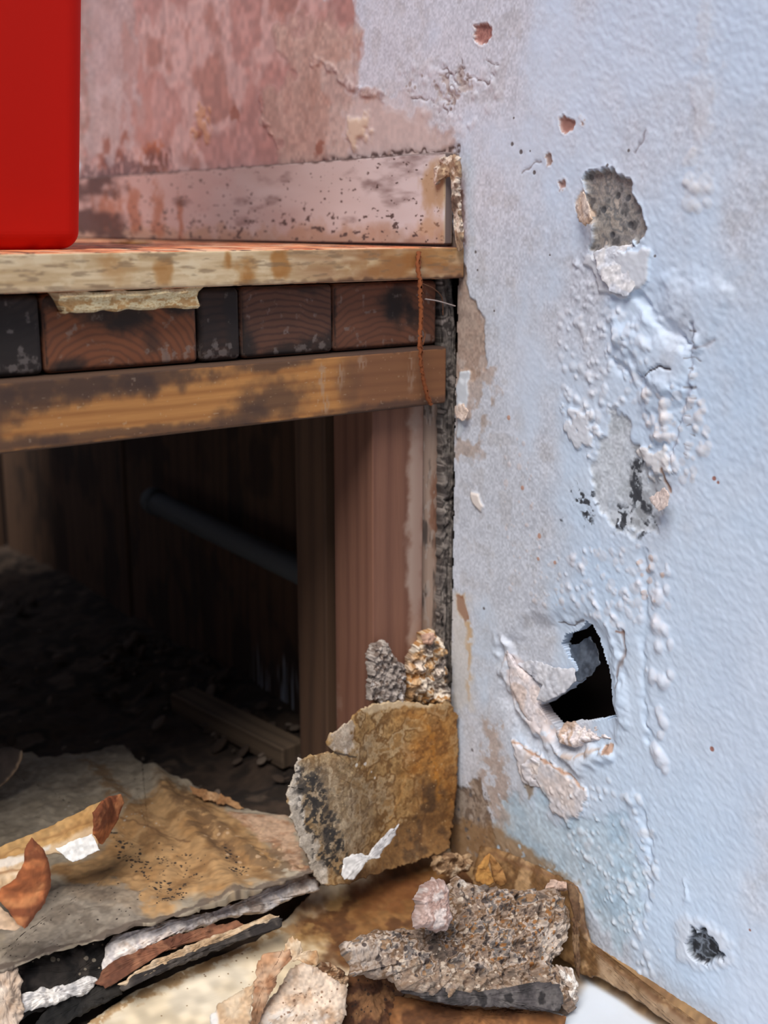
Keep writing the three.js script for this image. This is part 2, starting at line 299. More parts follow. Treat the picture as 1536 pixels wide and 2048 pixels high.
wp.bumps([[1290, 780], [1350, 800], [1340, 900], [1290, 900]], 30, 0.002, 0.0045, 0.0006, 0.0016, 93, [228, 218, 216], 0.4);
wp.area([[1395, 0], [1425, 0], [1425, 200], [1410, 400], [1385, 380], [1395, 200]], { c: [222, 214, 212], a: 0.25, edge: 0.004, warp: 0.006, h: 0.0003, break: 0 });
wp.bumps([[1370, 300], [1420, 300], [1420, 420], [1370, 420]], 12, 0.003, 0.006, 0.0003, 0.0008, 94, [222, 216, 214], 0.25);
// scraped grey area with black mould
wp.area([[1222, 822], [1250, 835], [1258, 880], [1280, 905], [1300, 960], [1322, 1010], [1318, 1062], [1270, 1076], [1225, 1050], [1190, 1010], [1180, 930], [1200, 870]], { c: mottle([[190, 196, 204], [202, 206, 212], [180, 184, 188]], 90, 95), a: 0.8, edge: 0.0016, warp: 0.004, h: -0.0012 });
wp.area([[1262, 900], [1284, 900], [1282, 950], [1310, 1010], [1305, 1062], [1262, 1050], [1258, 980]], { c: [138, 140, 144], a: 0.6, edge: 0.003, warp: 0.005, break: -0.05 });
wp.area([[1288, 950], [1325, 945], [1335, 990], [1300, 1000]], { c: [172, 176, 182], a: 0.8, edge: 0.0012, warp: 0.002, h: -0.0006 });
const mould = (p, n, seed) => wp.area(p, { c: [52, 54, 60], a: 0.92, edge: 0.0016, warp: 0.002, scale: 300, break: Math.min(0.06, -0.22 + n * 0.006), bs: 330, seed });
mould([[1225, 1010], [1262, 1015], [1258, 1055], [1230, 1058]], 42, 96, 0.0022); mould([[1258, 920], [1282, 910], [1278, 980], [1300, 1030], [1262, 1010]], 46, 97, 0.0018);
mould([[1140, 960], [1165, 975], [1192, 1020], [1180, 1040], [1150, 1010]], 22, 98, 0.0016); mould([[1180, 970], [1192, 1000], [1188, 1040], [1170, 1050]], 14, 99, 0.0016); mould([[1280, 1040], [1310, 1050], [1280, 1075]], 14, 100);
mould([[1110, 1040], [1125, 1035], [1122, 1052]], 4, 101, 0.0016);
wp.area([[1140, 825], [1185, 828], [1195, 870], [1170, 900], [1150, 880], [1135, 850]], { c: [220, 214, 214], a: 0.55, edge: 0.002, warp: 0.006, h: 0.0012, scale: 220 });
wp.area([[1284, 902], [1330, 905], [1345, 940], [1318, 952], [1285, 940]], { c: [226, 216, 210], a: 0.65, edge: 0.0012, warp: 0.005, h: 0.0014, scale: 220 });
wp.line([[1326, 935], [1330, 960], [1338, 985]], 0.001, { c: [140, 100, 78], a: 0.8, h: -0.001 });
// band down from it to the hole
wp.bumps([[1130, 1100], [1330, 1080], [1350, 1200], [1330, 1260], [1180, 1250], [1130, 1180]], 130, 0.0014, 0.0042, 0.0003, 0.0013, 102, [222, 216, 220], 0.3);
wp.bumps([[1270, 1120], [1330, 1110], [1330, 1200], [1290, 1210]], 16, 0.0012, 0.003, 0.0004, 0.0012, 103, [214, 176, 156], 0.5);
wp.bumps([[1060, 1130], [1130, 1100], [1130, 1230], [1060, 1200]], 30, 0.001, 0.003, 0.0002, 0.0008, 104, [214, 200, 196], 0.3);
for (const [x, y, r, h] of [[1318, 1195, 5, 2], [1332, 1180, 4, 1.8], [1312, 1250, 6, 2.4], [1330, 1262, 5, 2], [1318, 1295, 6, 2.4], [1340, 1290, 4, 1.6], [1305, 1355, 5, 2.4], [1326, 1365, 6.5, 3], [1340, 1350, 4, 2], [1318, 1425, 4.5, 1.8], [1328, 1445, 4.5, 2], [1312, 1500, 6, 2.2], [1322, 1520, 6.5, 2.6], [1330, 1540, 4.5, 1.6], [1322, 1470, 4, 1.4], [1292, 1340, 2, 1]]) wp.bump(...WX(x, y), r * 0.001, h * 0.001, [224, 218, 222], 0.35, 0.8);
wp.line([[1288, 1100], [1290, 1220], [1284, 1340], [1298, 1480]], 0.003, { h: -0.0012, warp: 0.002, c: [186, 206, 228], a: 0.4 });
wp.line([[1245, 1262], [1250, 1300], [1236, 1336], [1228, 1378]], 0.0009, { c: [136, 122, 120], a: 0.8, h: -0.0016 });
wp.line([[1233, 1262], [1246, 1266]], 0.0008, { c: [150, 112, 96], a: 0.8 });
// swollen ring round the big hole
wp.area([[1000, 1290], [1060, 1225], [1170, 1225], [1235, 1300], [1240, 1450], [1190, 1530], [1060, 1490], [1010, 1400]], { h: -0.0035, edge: 0.008, warp: 0.004, scale: 60 });
wp.area([[1215, 1250], [1245, 1330], [1250, 1450], [1232, 1480], [1222, 1350]], { h: 0.003, edge: 0.005, warp: 0.002 });
wp.line([[1010, 1290], [1012, 1350], [1040, 1430], [1090, 1480], [1150, 1530], [1215, 1510]], 0.006, { h: 0.0036, warp: 0.002 });
wp.area([[1006, 1300], [1030, 1320], [1055, 1380], [1090, 1440], [1110, 1480], [1080, 1480], [1040, 1430], [1015, 1370]], { c: [216, 200, 196], a: 0.75, edge: 0.002, warp: 0.003, bs: 200, break: 0.3 });
wp.line([[1110, 1245], [1140, 1250], [1160, 1240]], 0.0007, { c: [96, 92, 96], a: 0.8, h: -0.0006 });
// torn paint below the hole
wp.area([[1024, 1478], [1045, 1492], [1110, 1530], [1172, 1580], [1174, 1605], [1160, 1632], [1132, 1648], [1100, 1610], [1075, 1560], [1052, 1570], [1040, 1530]], { c: mottle([[222, 208, 202], [212, 206, 208], [226, 216, 214]], 60, 105), a: 0.9, edge: 0.0006, warp: 0.0022, scale: 240, h: 0.0016 });
wp.line([[1030, 1482], [1080, 1515], [1140, 1550], [1170, 1578]], 0.0008, { c: [184, 138, 110], a: 0.8, h: -0.001 });
wp.line([[1110, 1505], [1150, 1515], [1190, 1500], [1218, 1502]], 0.0016, { c: [196, 170, 152], a: 0.7, h: 0.0014, break: 0.2 });
wp.bumps([[1090, 1570], [1160, 1580], [1160, 1640], [1110, 1620]], 26, 0.001, 0.003, 0.0003, 0.0012, 106);
chip([[1205, 1494], [1222, 1492], [1222, 1508], [1208, 1508]], [176, 140, 118], -0.001);
wp.area([[1050, 1568], [1066, 1566], [1068, 1590], [1058, 1598]], { c: [150, 134, 118], a: 0.9, edge: 0.001, warp: 0.001 });
// older, stronger blue laid bare low on the wall
wp.area([[1000, 1605], [1080, 1590], [1110, 1640], [1180, 1620], [1250, 1640], [1300, 1760], [1240, 1900], [1170, 1780], [1060, 1730], [980, 1680]], { c: mottle([[178, 204, 222], [190, 211, 226], [170, 198, 218]], 50, 107), a: 0.7, edge: 0.004, warp: 0.008, scale: 70, h: -0.0007 });
wp.bumps([[1120, 1560], [1280, 1560], [1320, 1760], [1280, 1900], [1200, 1860], [1140, 1700]], 110, 0.0012, 0.0034, 0.0004, 0.0014, 108, [216, 220, 228], 0.4);
wp.bumps([[1240, 1560], [1300, 1600], [1330, 1900], [1290, 1980], [1240, 1880]], 60, 0.0014, 0.004, 0.0004, 0.0014, 109, [218, 222, 230], 0.4);
wp.line([[1285, 1640], [1300, 1700], [1290, 1800]], 0.003, { h: -0.0014, warp: 0.003 });
wp.line([[1370, 1760], [1372, 1800]], 0.002, { h: 0.001, warp: 0.002 });
wp.bump(...WX(1265, 1600), 0.006, 0.0022);
wp.line([[1235, 1940], [1255, 1946], [1275, 1955]], 0.0008, { c: [120, 110, 104], a: 0.8, h: -0.001 });
// small black hole low right
wp.area([[1352, 1870], [1370, 1845], [1410, 1835], [1455, 1870], [1452, 1930], [1400, 1935], [1360, 1915]], { h: 0.0012, c: [214, 210, 212], a: 0.4, edge: 0.004, warp: 0.004 });
wp.area([[1370, 1885], [1384, 1874], [1386, 1852], [1395, 1862], [1412, 1856], [1420, 1872], [1432, 1880], [1438, 1898], [1448, 1908], [1446, 1920], [1425, 1916], [1414, 1930], [1398, 1920], [1384, 1914]], { c: mottle([[26, 28, 32], [58, 62, 68], [120, 128, 138], [34, 36, 42], [20, 22, 26]], 190, 111), a: 1, edge: 0.0005, warp: 0.0012, scale: 300, h: -0.0042 });
// tan and brown strip beside the corner
const strip = mottle([[150, 128, 114], [176, 152, 136], [166, 140, 124], [186, 166, 154]], 80, 112);
wp.area([[905, 470], [925, 500], [935, 580], [966, 640], [974, 690], [976, 730], [950, 760], [905, 760]], { c: strip, a: 0.9, edge: 0.0016, warp: 0.0025, h: -0.0008 });
wp.area([[905, 740], [985, 730], [990, 810], [962, 900], [938, 940], [905, 900]], { c: strip, a: 0.62, edge: 0.004, warp: 0.006, break: 0.12, bs: 110 });
wp.area([[918, 742], [938, 744], [937, 800], [930, 860], [914, 880]], { c: [206, 212, 220], a: 0.95, edge: 0.0006, warp: 0.0012, h: 0.001 });
wp.area([[895, 300], [918, 300], [926, 420], [930, 560], [900, 560]], { c: [108, 88, 78], a: 0.75, edge: 0.0016, warp: 0.003, break: 0.25 });
wp.area([[910, 815], [932, 812], [936, 835], [915, 840]], { c: [226, 206, 194], a: 0.9, edge: 0.0006, warp: 0.0016, h: 0.001 });
wp.area([[944, 985], [958, 988], [968, 1012], [962, 1022], [948, 1005]], { c: [232, 220, 212], a: 0.9, edge: 0.0006, warp: 0.001, h: 0.0012 });
wp.bumps([[1000, 880], [1060, 860], [1080, 1100], [1020, 1180]], 40, 0.0008, 0.0026, 0.0001, 0.0006, 113, [216, 196, 190], 0.35);
for (const [x, y] of [[1078, 1072], [1076, 1118], [1110, 1125], [1045, 975], [1018, 835]]) wp.bump(...WX(x, y), 0.0015, 0.0003, [190, 140, 120], 0.8);
wp.area([[914, 1188], [928, 1190], [934, 1225], [944, 1250], [944, 1310], [938, 1420], [930, 1300], [932, 1262], [920, 1225]], { c: [186, 128, 60], a: 0.7, edge: 0.002, warp: 0.002, break: 0.25 });
wp.area([[914, 1190], [926, 1192], [934, 1215], [940, 1240], [930, 1242], [920, 1222]], { c: [112, 52, 20], a: 0.95, edge: 0.0008, warp: 0.0015 });
wp.area([[900, 1180], [940, 1200], [948, 1420], [905, 1420]], { c: [216, 206, 194], a: 0.5, edge: 0.004, warp: 0.003 });
wp.area([[965, 1430], [1000, 1450], [1015, 1560], [1020, 1610], [1000, 1660], [970, 1600], [962, 1500]], { c: strip, a: 0.6, edge: 0.003, warp: 0.004, break: 0.2 });
wp.area([[895, 1560], [920, 1575], [960, 1565], [978, 1610], [985, 1690], [985, 1740], [890, 1740]], { c: mottle([[140, 120, 102], [164, 146, 130], [120, 100, 84], [172, 158, 146]], 110, 114), a: 0.92, edge: 0.0012, warp: 0.003, h: -0.0006 });
wp.area([[890, 1640], [985, 1650], [1150, 1768], [1180, 1910], [1400, 2064], [1200, 2100], [890, 1800]], { c: [150, 114, 76], a: 0.75, edge: 0.004, warp: 0.004, break: 0.4 });
for (const [x, y] of [[945, 1500], [940, 1590], [915, 1620], [955, 1640], [930, 1660]]) wp.bump(...WX(x, y), 0.0016, -0.0004, [96, 92, 94], 0.8);
wp.bumps([[905, 1560], [985, 1580], [985, 1690], [905, 1690]], 60, 0.0005, 0.0014, -0.0003, 0.0003, 115, [90, 78, 70], 0.6);
// the big hole and the body of the plaster
const HOLE = [[1113, 1290], [1125, 1268], [1150, 1262], [1166, 1242], [1180, 1252], [1192, 1280], [1200, 1310], [1212, 1345], [1220, 1400], [1228, 1422], [1236, 1436], [1200, 1442], [1170, 1448], [1135, 1450], [1110, 1462], [1085, 1436], [1072, 1414], [1100, 1398], [1122, 1382], [1148, 1366], [1146, 1335], [1128, 1318]];
const holeXY = HOLE.map((p) => WX(...p));
const inHole = (x, y) => x > 0.06 && x < 0.15 && y > 0.06 && y < 0.18 && inside(holeXY, x, y) + 0.0009 * fbm(x * 420, y * 420, 120, 3) > 0;
const inBench = (x, y) => x < 0.0005 + 0.0011 * fbm(3, y * 160, 121, 4) && y < 0.352;
{
  const axis = (a, f0, f1, b, step) => { const r = []; for (let x = a; x < f0 - 1e-6; x += 0.02) r.push(x); for (let x = f0; x < f1; x += step) r.push(x); for (let x = f1; x <= b + 1e-6; x += 0.02) r.push(x); return r; };
  const xs = axis(-0.74, -0.54, -0.01, -0.01, 0.0016).concat(axis(-0.009, -0.009, 0.265, 1.185, 0.0009)), ys = axis(-0.1, -0.06, 0.575, 1.2, 0.0009), nx = xs.length, ny = ys.length;
  const pos = new Float32Array(nx * ny * 3), uv = new Float32Array(nx * ny * 2), idx = [];
  for (let j = 0, k = 0; j < ny; j++) for (let i = 0; i < nx; i++, k++) {
    const x = xs[i], y = ys[j]; const live = smooth(-0.555, -0.54, x) * smooth(0.285, 0.262, x) * smooth(0.59, 0.573, y); pos.set([x, y, live && wp.at(x, y) * live], k * 3); uv.set([(x - wp.x0) / (wp.x1 - wp.x0), (y - wp.y0) / (wp.y1 - wp.y0)], k * 2);
  }
  const gone = (i, j) => { const x = (xs[i] + xs[i + 1]) / 2, y = (ys[j] + ys[j + 1]) / 2; return inBench(x, y) || inHole(x, y); };
  const out = new Uint8Array((nx - 1) * (ny - 1)); for (let j = 0; j < ny - 1; j++) for (let i = 0; i < nx - 1; i++) out[j * (nx - 1) + i] = gone(i, j) ? 1 : 0;
  const extraP = [], extraU = []; let base = nx * ny;
  const skirt = (a, b) => { for (const k of [a, b]) for (const d of [0, -0.007]) { extraP.push(pos[k * 3], pos[k * 3 + 1], pos[k * 3 + 2] + d); extraU.push(uv[k * 2], uv[k * 2 + 1]); } idx.push(base, base + 1, base + 2, base + 2, base + 1, base + 3); base += 4; };
  for (let j = 0; j < ny - 1; j++) for (let i = 0; i < nx - 1; i++) {
    const o = j * (nx - 1) + i, a = j * nx + i, b = a + 1, c = a + nx, d = c + 1;
    if (out[o]) continue;
    idx.push(a, b, c, b, d, c);
    if (i > 0 && out[o - 1]) skirt(a, c); if (i < nx - 2 && out[o + 1]) skirt(b, d); if (j > 0 && out[o - nx + 1]) skirt(a, b); if (j < ny - 2 && out[o + nx - 1]) skirt(c, d);
  }
  const P = new Float32Array(pos.length + extraP.length), U = new Float32Array(uv.length + extraU.length); P.set(pos); P.set(extraP, pos.length); U.set(uv); U.set(extraU, uv.length);
  const g = new THREE.BufferGeometry(); g.setAttribute('position', new THREE.BufferAttribute(P, 3)); g.setAttribute('uv', new THREE.BufferAttribute(U, 2)); g.setIndex(idx); g.computeVertexNormals();
  const wall = thing('wall_right', [0.2, 0, 0]);
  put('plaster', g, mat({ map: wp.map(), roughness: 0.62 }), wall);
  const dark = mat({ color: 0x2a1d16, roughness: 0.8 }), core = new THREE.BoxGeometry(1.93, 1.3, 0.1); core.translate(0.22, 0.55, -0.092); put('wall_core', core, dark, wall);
  const F = (name, outline, v, n, o) => flake({ name, parent: wall, outline, pl: plane(...outline[0], 'z', v, n), th: 0.0014, color: mottle([[206, 204, 212], [216, 212, 216], [198, 200, 210]], 90, 131), jag: 0.0008, rough: 0.0003, n: 110, rings: 18, ...o });
  // broken plates of plaster pushed into the hole, the grey membrane behind them, chips that hang on the wall
  F('plaster_plate', [[1030, 1325], [1048, 1318], [1110, 1335], [1148, 1338], [1150, 1362], [1122, 1388], [1085, 1405], [1072, 1400], [1085, 1372], [1060, 1350]], -0.0035, [-0.1, 0.15, 1], { color: mottle([[196, 198, 206], [206, 206, 212], [188, 190, 200]], 60, 132) });
  F('plaster_plate', [[1012, 1300], [1028, 1330], [1058, 1352], [1086, 1376], [1074, 1408], [1100, 1450], [1112, 1482], [1080, 1470], [1045, 1430], [1018, 1370]], 0.0012, [0.25, 0.1, 1], { color: mottle([[222, 208, 204], [212, 204, 206], [206, 188, 180]], 90, 133), th: 0.003 });
  F('plaster_lump', [[1108, 1462], [1130, 1440], [1165, 1446], [1195, 1458], [1222, 1440], [1232, 1450], [1228, 1478], [1180, 1480], [1140, 1492], [1118, 1486]], 0.002, [0.05, 0.5, 1], { th: 0.007, rough: 0.0012, color: mottle([[232, 218, 212], [216, 206, 206], [190, 164, 146], [228, 216, 214]], 120, 134) });
  F('membrane', [[1116, 1292], [1132, 1284], [1150, 1290], [1178, 1270], [1196, 1300], [1198, 1330], [1180, 1350], [1160, 1362], [1146, 1360], [1146, 1335], [1128, 1320]], -0.008, [-0.1, 0.35, 1], { color: mottle([[62, 70, 82], [82, 90, 102], [50, 56, 66]], 70, 135), gloss: 0.45, th: 0.001 });
  F('paint_chip', [[1298, 995], [1328, 975], [1338, 990], [1334, 1012], [1316, 1022], [1305, 1010]], 0.004, [-0.3, 0.2, 1], { color: mottle([[226, 212, 206], [214, 196, 188]], 120, 136), th: 0.0008 });
  F('paint_chip', [[1186, 505], [1225, 492], [1296, 488], [1301, 520], [1284, 560], [1250, 594], [1218, 580], [1196, 545]], 0.0032, [0.2, 0.12, 1], { color: mottle([[212, 214, 222], [222, 220, 222], [204, 208, 218]], 90, 137), th: 0.0009, bend: (u, v) => u * u * 2.4 + v * v * 1.5 });
  F('paint_chip', [[1150, 412], [1166, 384], [1176, 410], [1183, 440], [1170, 452], [1156, 440]], 0.0022, [-0.5, 0, 1], { color: mottle([[222, 206, 192], [198, 168, 142]], 120, 138), th: 0.0009 });
  F('paint_chip', [[1040, 1530], [1060, 1515], [1170, 1582], [1173, 1610], [1134, 1646], [1104, 1610], [1076, 1566], [1050, 1568]], 0.0035, [0.15, -0.1, 1], { color: mottle([[224, 212, 206], [212, 208, 212], [230, 220, 216]], 70, 139), th: 0.0012, rough: 0.0007 });
  F('paint_chip', [[912, 836], [908, 812], [926, 808], [936, 822], [928, 842]], 0.003, [-0.2, 0.2, 1], { color: mottle([[224, 204, 192], [206, 184, 170]], 160, 140), th: 0.001, n: 60, rings: 8 });
  tag(wall, null, null, null, 'structure');
}
// ================================================================ THE BENCH: timbers, shelf, trim
const BLK = [44, 36, 33];
const bench = thing('bench_frame', [-0.1, 0, 0.15]);
{
  const zs = [[0.0075, 0.0815], [0.0825, 0.1405], [0.1415, 0.1655], [0.1665, 0.2475], [0.2485, 0.338], [0.339, 0.428], [0.429, 0.52], [0.521, 0.61], [0.611, 0.70], [0.701, 0.79], [0.791, 0.9]];
  const look = [
    { c: [126, 80, 58], e: [96, 62, 48], cx: 0.040, cy: -0.03, f: 420, dark: [[0.030, 0.024, 0.0125, 0.0125, 0.95], [0.017, 0.016, 0.006, 0.006, 0.5]] },
    { c: [112, 74, 56], e: [72, 48, 40], cx: 0.036, cy: -0.05, f: 470, dark: [[0.007, 0.003, 0.014, 0.009, 0.8], [0.056, 0.006, 0.008, 0.02, 0.9], [0.018, 0.037, 0.02, 0.006, 0.5], [0.028, 0.001, 0.02, 0.005, 0.9]] },
    { c: [66, 46, 38], e: [40, 31, 28], cx: 0.012, cy: -0.03, f: 380, dark: [[0.004, 0.02, 0.006, 0.03, 0.9], [0.018, 0.012, 0.008, 0.02, 0.5]] },
    { c: [140, 84, 54], e: [104, 64, 46], cx: 0.052, cy: -0.012, f: 430, dark: [[0.040, 0.024, 0.014, 0.009, 0.9], [0.010, 0.032, 0.014, 0.010, 0.9], [0.07, 0.003, 0.010, 0.005, 0.8], [0.026, 0.012, 0.006, 0.010, 0.5], [0.052, 0.026, 0.01, 0.008, 0.7], [0.075, 0.034, 0.02, 0.007, 0.8]] },
    { c: [74, 62, 56], e: [30, 28, 27], cx: 0.02, cy: 0.05, f: 420, dark: [[0.02, 0.018, 0.05, 0.03, 0.85], [0.06, 0.02, 0.05, 0.03, 0.9]] },
  ];
  zs.forEach(([z0, z1], i) => {
    const q = look[i] ?? look[(i + 1) % 4], s = 200 + i * 11, w = z1 - z0;
    const tone = (u0, v) => {
      const u = w - u0, d = Math.hypot(u - (w - q.cx), (v - q.cy) * 1.05) + 0.0016 * fbm(u * 90, v * 90, s, 3);
      const ring = (0.5 + 0.5 * Math.sin(d * q.f * 6.28 / 1.0 * 0.62)) ** 2.5;
      let c = mix(q.c, q.e, ring * 0.6 + 0.28 * fbm(u * 60, v * 60, s + 1, 4) + 0.1);
      for (const [a, b, ra, rb, k] of q.dark) c = mix(c, BLK, k * blotch(u0, v, a, b, ra, rb, s + 2));
      c = mix(c, [150, 138, 132], 0.55 * smooth(0.32, 0.75, fbm(u * 240, v * 240, s + 3, 4) + 0.42 * blotch(u0, v, 0.008, 0.004, 0.02, 0.006, s + 6)));
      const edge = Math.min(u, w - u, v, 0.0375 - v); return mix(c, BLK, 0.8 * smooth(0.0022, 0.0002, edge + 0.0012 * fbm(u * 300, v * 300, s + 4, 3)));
    };
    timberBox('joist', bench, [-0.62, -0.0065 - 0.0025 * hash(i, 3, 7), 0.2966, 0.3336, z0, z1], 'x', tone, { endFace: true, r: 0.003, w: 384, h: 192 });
  });
  const beamTone = timber([192, 134, 74], [142, 88, 44], 230, { lines: 330, wave: 0.003, stain: (c, u, v) => {           // u = z: 0 at the wall, grows to the left
    c = mix(c, [104, 66, 46], 0.7 * smooth(0.085, 0.055, u + 0.012 * fbm(u * 40, v * 60, 231, 4)));
    for (const [a, b, ra, rb, k] of [[0.03, 0.002, 0.06, 0.004, .6], [0.118, 0.013, 0.024, 0.013, .62], [0.138, 0.004, 0.02, 0.009, .6], [0.185, 0.029, 0.035, 0.008, .72], [0.225, 0.028, 0.05, 0.009, .85], [0.27, 0.022, 0.022, 0.014, .7], [0.21, 0.004, 0.05, 0.003, .6], [0.265, 0.004, 0.03, 0.004, .7], [0.115, 0.031, 0.03, 0.004, .7], [0.07, 0.017, 0.01, 0.017, .25], [0.36, 0.012, 0.03, 0.012, .5], [0.16, 0.002, 0.04, 0.004, .55]])
      c = mix(c, [62, 44, 38], k * blotch(u, v, a, b, ra, rb, 232 + Math.round(a * 99)));
    for (const [a, b, rb] of [[0.089, 0.022, 0.011], [0.076, 0.024, 0.012], [0.062, 0.028, 0.004], [0.086, 0.006, 0.006], [0.027, 0.022, 0.012]])
      c = mix(c, [170, 150, 138], 0.42 * blotch(u, v, a, b, 0.003, rb, 240, 0.9) * smooth(-0.6, 0.5, noise(u * 900, v * 300, 241)));
    c = mix(c, [196, 180, 160], 0.3 * smooth(0.86, 0.92, noise(u * 700, v * 700, 242)));
    return mix(c, [52, 38, 34], 0.75 * smooth(0.0018, 0.0002, Math.min(v, 0.0335 - v) + 0.0012 * fbm(u * 200, v * 300, 243, 3)));
  } });
  timberBox('beam', bench, [-0.088, 0.001, 0.2625, 0.296, 0.0075, 0.9], 'z', beamTone, { w: 1536, h: 384, r: 0.002 });
  // posts below the beam: px edge -> z on the post's own front plane
  const zAt = (px, py, x) => meet(px, py, 'x', x).z;
  const xa = -0.010, z1 = zAt(746, 1150, xa), z2 = zAt(846, 1150, xa), z3 = zAt(884, 1150, xa - 0.004);
  const red = (seed, dx = 0) => timber([134, 92, 72], [100, 64, 50], seed, { lines: 190, wave: 0.007, stain: (c, u, v) => {
    const e = v + dx + 0.002 * noise(u * 30, 1, seed) ;
    c = mix(c, [176, 154, 140], 0.85 * blotch(u, e, 0.19, 0.007, 0.16, 0.0075, seed + 3, 0.6));
    c = mix(c, [150, 118, 104], 0.55 * smooth(0.012, 0.004, e));
    c = mix(c, [158, 132, 118], 0.5 * blotch(u, e, 0.085, 0.030, 0.03, 0.016, seed + 4, 0.8));
    c = mix(c, [60, 40, 34], 0.6 * blotch(u, v, 0.0, 0.03, 0.05, 0.06, seed + 5));
    return c; } });
  timberBox('stud', bench, [xa - 0.040, xa, -0.02, 0.2615, z2, z1], 'y', red(250), { w: 512, h: 384, r: 0.0012 });
  timberBox('batten', bench, [xa - 0.030, xa - 0.002, -0.02, 0.2612, z3, z2 - 0.0006], 'y', timber([182, 156, 138], [126, 102, 88], 255, { lines: 160, stain: (c, u, v) => {
    c = mix(c, [66, 56, 50], 0.8 * smooth(0.05, 0.5, fbm(u * 50, v * 240, 256, 4) + 0.7 * smooth(0.004, 0.0, v) + 0.25 * smooth(0.2, 0.05, u))); c = mix(c, [120, 70, 46], 0.6 * blotch(u, v, 0.21, 0.008, 0.03, 0.004, 257)); return mix(c, [176, 164, 154], 0.5 * smooth(0.25, 0.4, fbm(u * 160, v * 400, 258, 3))); } }), { w: 512, h: 160, r: 0.001 });
  const xb = -0.072, zb = zAt(651, 1150, xb);
  timberBox('post', bench, [xb - 0.034, xb, -0.03, 0.2615, zb - 0.04, zb], 'y', timber([106, 78, 58], [70, 50, 38], 260, { lines: 150, stain: (c, u, v) => mix(mix(c, [58, 40, 32], 0.6 * blotch(u, v, 0.25, 0.02, 0.03, 0.01, 261)), [70, 52, 40], 0.6 * blotch(u, v, 0.05, 0.012, 0.05, 0.012, 262)) }), { w: 512, h: 256, r: 0.0015 });
  timberBox('post', bench, [-0.088, -0.05, -0.03, 0.2615, 0.70, 0.76], 'y', timber([132, 92, 66], [86, 58, 44], 264), { w: 256, h: 128 });
  tag(bench, 'rotting bench frame of stacked timber ends over a long beam and corner posts', 'bench');
}
// the crumbled edge of the wall board in the gap beside the posts
{
  const pl = plane(898, 900, 'x', -0.006, [1, 0, 0]);
  const g = flake({ name: 'board_edge', pl, th: 0.01, outline: [[886, 556], [908, 552], [914, 640], [912, 760], [911, 900], [909, 1050], [907, 1200], [905, 1330], [906, 1440], [882, 1440], [884, 1250], [886, 1000], [887, 760]], n: 420, rings: 14, seed: 270, jag: 0.0008, jagScale: 260, rough: 0.0012, roughScale: 420, res: 512,
    color: (x, y) => { let c = mottle([[62, 55, 52], [104, 95, 90], [140, 130, 122], [74, 66, 62], [164, 152, 144]], 170, 271)(x, y); return c; } });
  tag(g, 'thin crumbling grey board edge in the gap between wall and bench posts', 'board');
}
// shelf board: laminated, orange rust on top, an oblong slot cut through
{
  const s = new THREE.Shape(); s.moveTo(-0.62, -0.92).lineTo(0.005, -0.92).lineTo(0.005, -0.001).lineTo(-0.62, -0.001).closePath();   // x, -z
  const c0 = meet(262, 484.5, 'y', 0.3525);
  const hole = new THREE.Path(); hole.absellipse(c0.x, -c0.z, 0.085, 0.017, 0, Math.PI * 2, true, Math.atan2(-(c0.z - EYE.z), c0.x - EYE.x)); s.holes.push(hole);
  const g = new THREE.ExtrudeGeometry(s, { depth: 0.0158, bevelEnabled: true, bevelThickness: 0.0008, bevelSize: 0.0008, bevelSegments: 2, curveSegments: 40 });
  g.rotateX(-Math.PI / 2); g.translate(0, 0.3359, 0);
  const p = g.attributes.position, nn = g.attributes.normal, uv = g.attributes.uv;
  for (let i = 0; i < p.count; i++) uv.setXY(i, p.getZ(i) / 0.8, Math.abs(nn.getY(i)) > 0.7 ? 0.05 + (0.006 - p.getX(i)) / 0.65 * 0.95 : (p.getY(i) - 0.335) / 0.018 * 0.05);
  const H = 640, map = texture(1280, H, (a, b) => {
    const z = a * 0.8;
    if (b < 0.049) {                                              // the front edge
      const y = b / 0.05 * 0.018, k = smooth(0.16, 0.05, z + 0.02 * fbm(z * 30, y * 60, 281, 3));
      let c = mix([224, 198, 160], [190, 158, 116], clamp(0.45 + fbm(z * 40, y * 420, 280, 5)));
      c = mix(c, [228, 206, 170], 0.6 * smooth(0.1, 0.4, fbm(z * 120, y * 200, 282, 4)));
      c = mix(c, [146, 98, 62], 0.78 * k * clamp(0.8 + fbm(z * 60, y * 200, 283, 3)));
      for (const [q, ry, r, m] of [[0.145, 0.009, 0.008, .75], [0.125, 0.01, 0.005, .7], [0.19, 0.008, 0.006, .6], [0.055, 0.009, 0.02, .35], [0.155, 0.014, 0.003, .7], [0.215, 0.010, 0.012, .35], [0.02, 0.012, 0.02, .5]]) c = mix(c, [158, 96, 34], m * blotch(z, y, q, ry, r, 0.008, 284, 0.8));
      c = mix(c, [120, 96, 72], 0.5 * smooth(0.15, 0.5, fbm(z * 90, y * 500, 285, 4)));
      return mix(c, [104, 72, 50], 0.75 * smooth(0.0028, 0.0006, y + 0.001 * noise(z * 300, 4, 286)) * (0.4 + k));
    }
    const x = -(b - 0.05) / 0.95 * 0.65;
    let c = mottle([[206, 120, 72], [214, 140, 92], [190, 100, 58], [220, 162, 118]], 60, 287)(x, z);
    c = mix(c, [226, 190, 158], 0.7 * smooth(0.0, 0.3, fbm(x * 30, z * 60, 288, 4) + smooth(-0.06, 0, x) * 0.4 - 0.1));
    c = mix(c, [60, 34, 26], 0.9 * smooth(0.18, 0.34, fbm(x * 40, z * 160, 289, 5)));
    return mix(c, [84, 50, 38], 0.8 * smooth(0.02, 0.004, z + 0.006 * fbm(x * 40, z * 40, 290, 4)));
  });
  const m = put('shelf_board', g, mat({ map, roughness: 0.8 }));
  tag(m, 'water-stained plywood shelf board with rusty orange top on the timber ends', 'shelf');
}
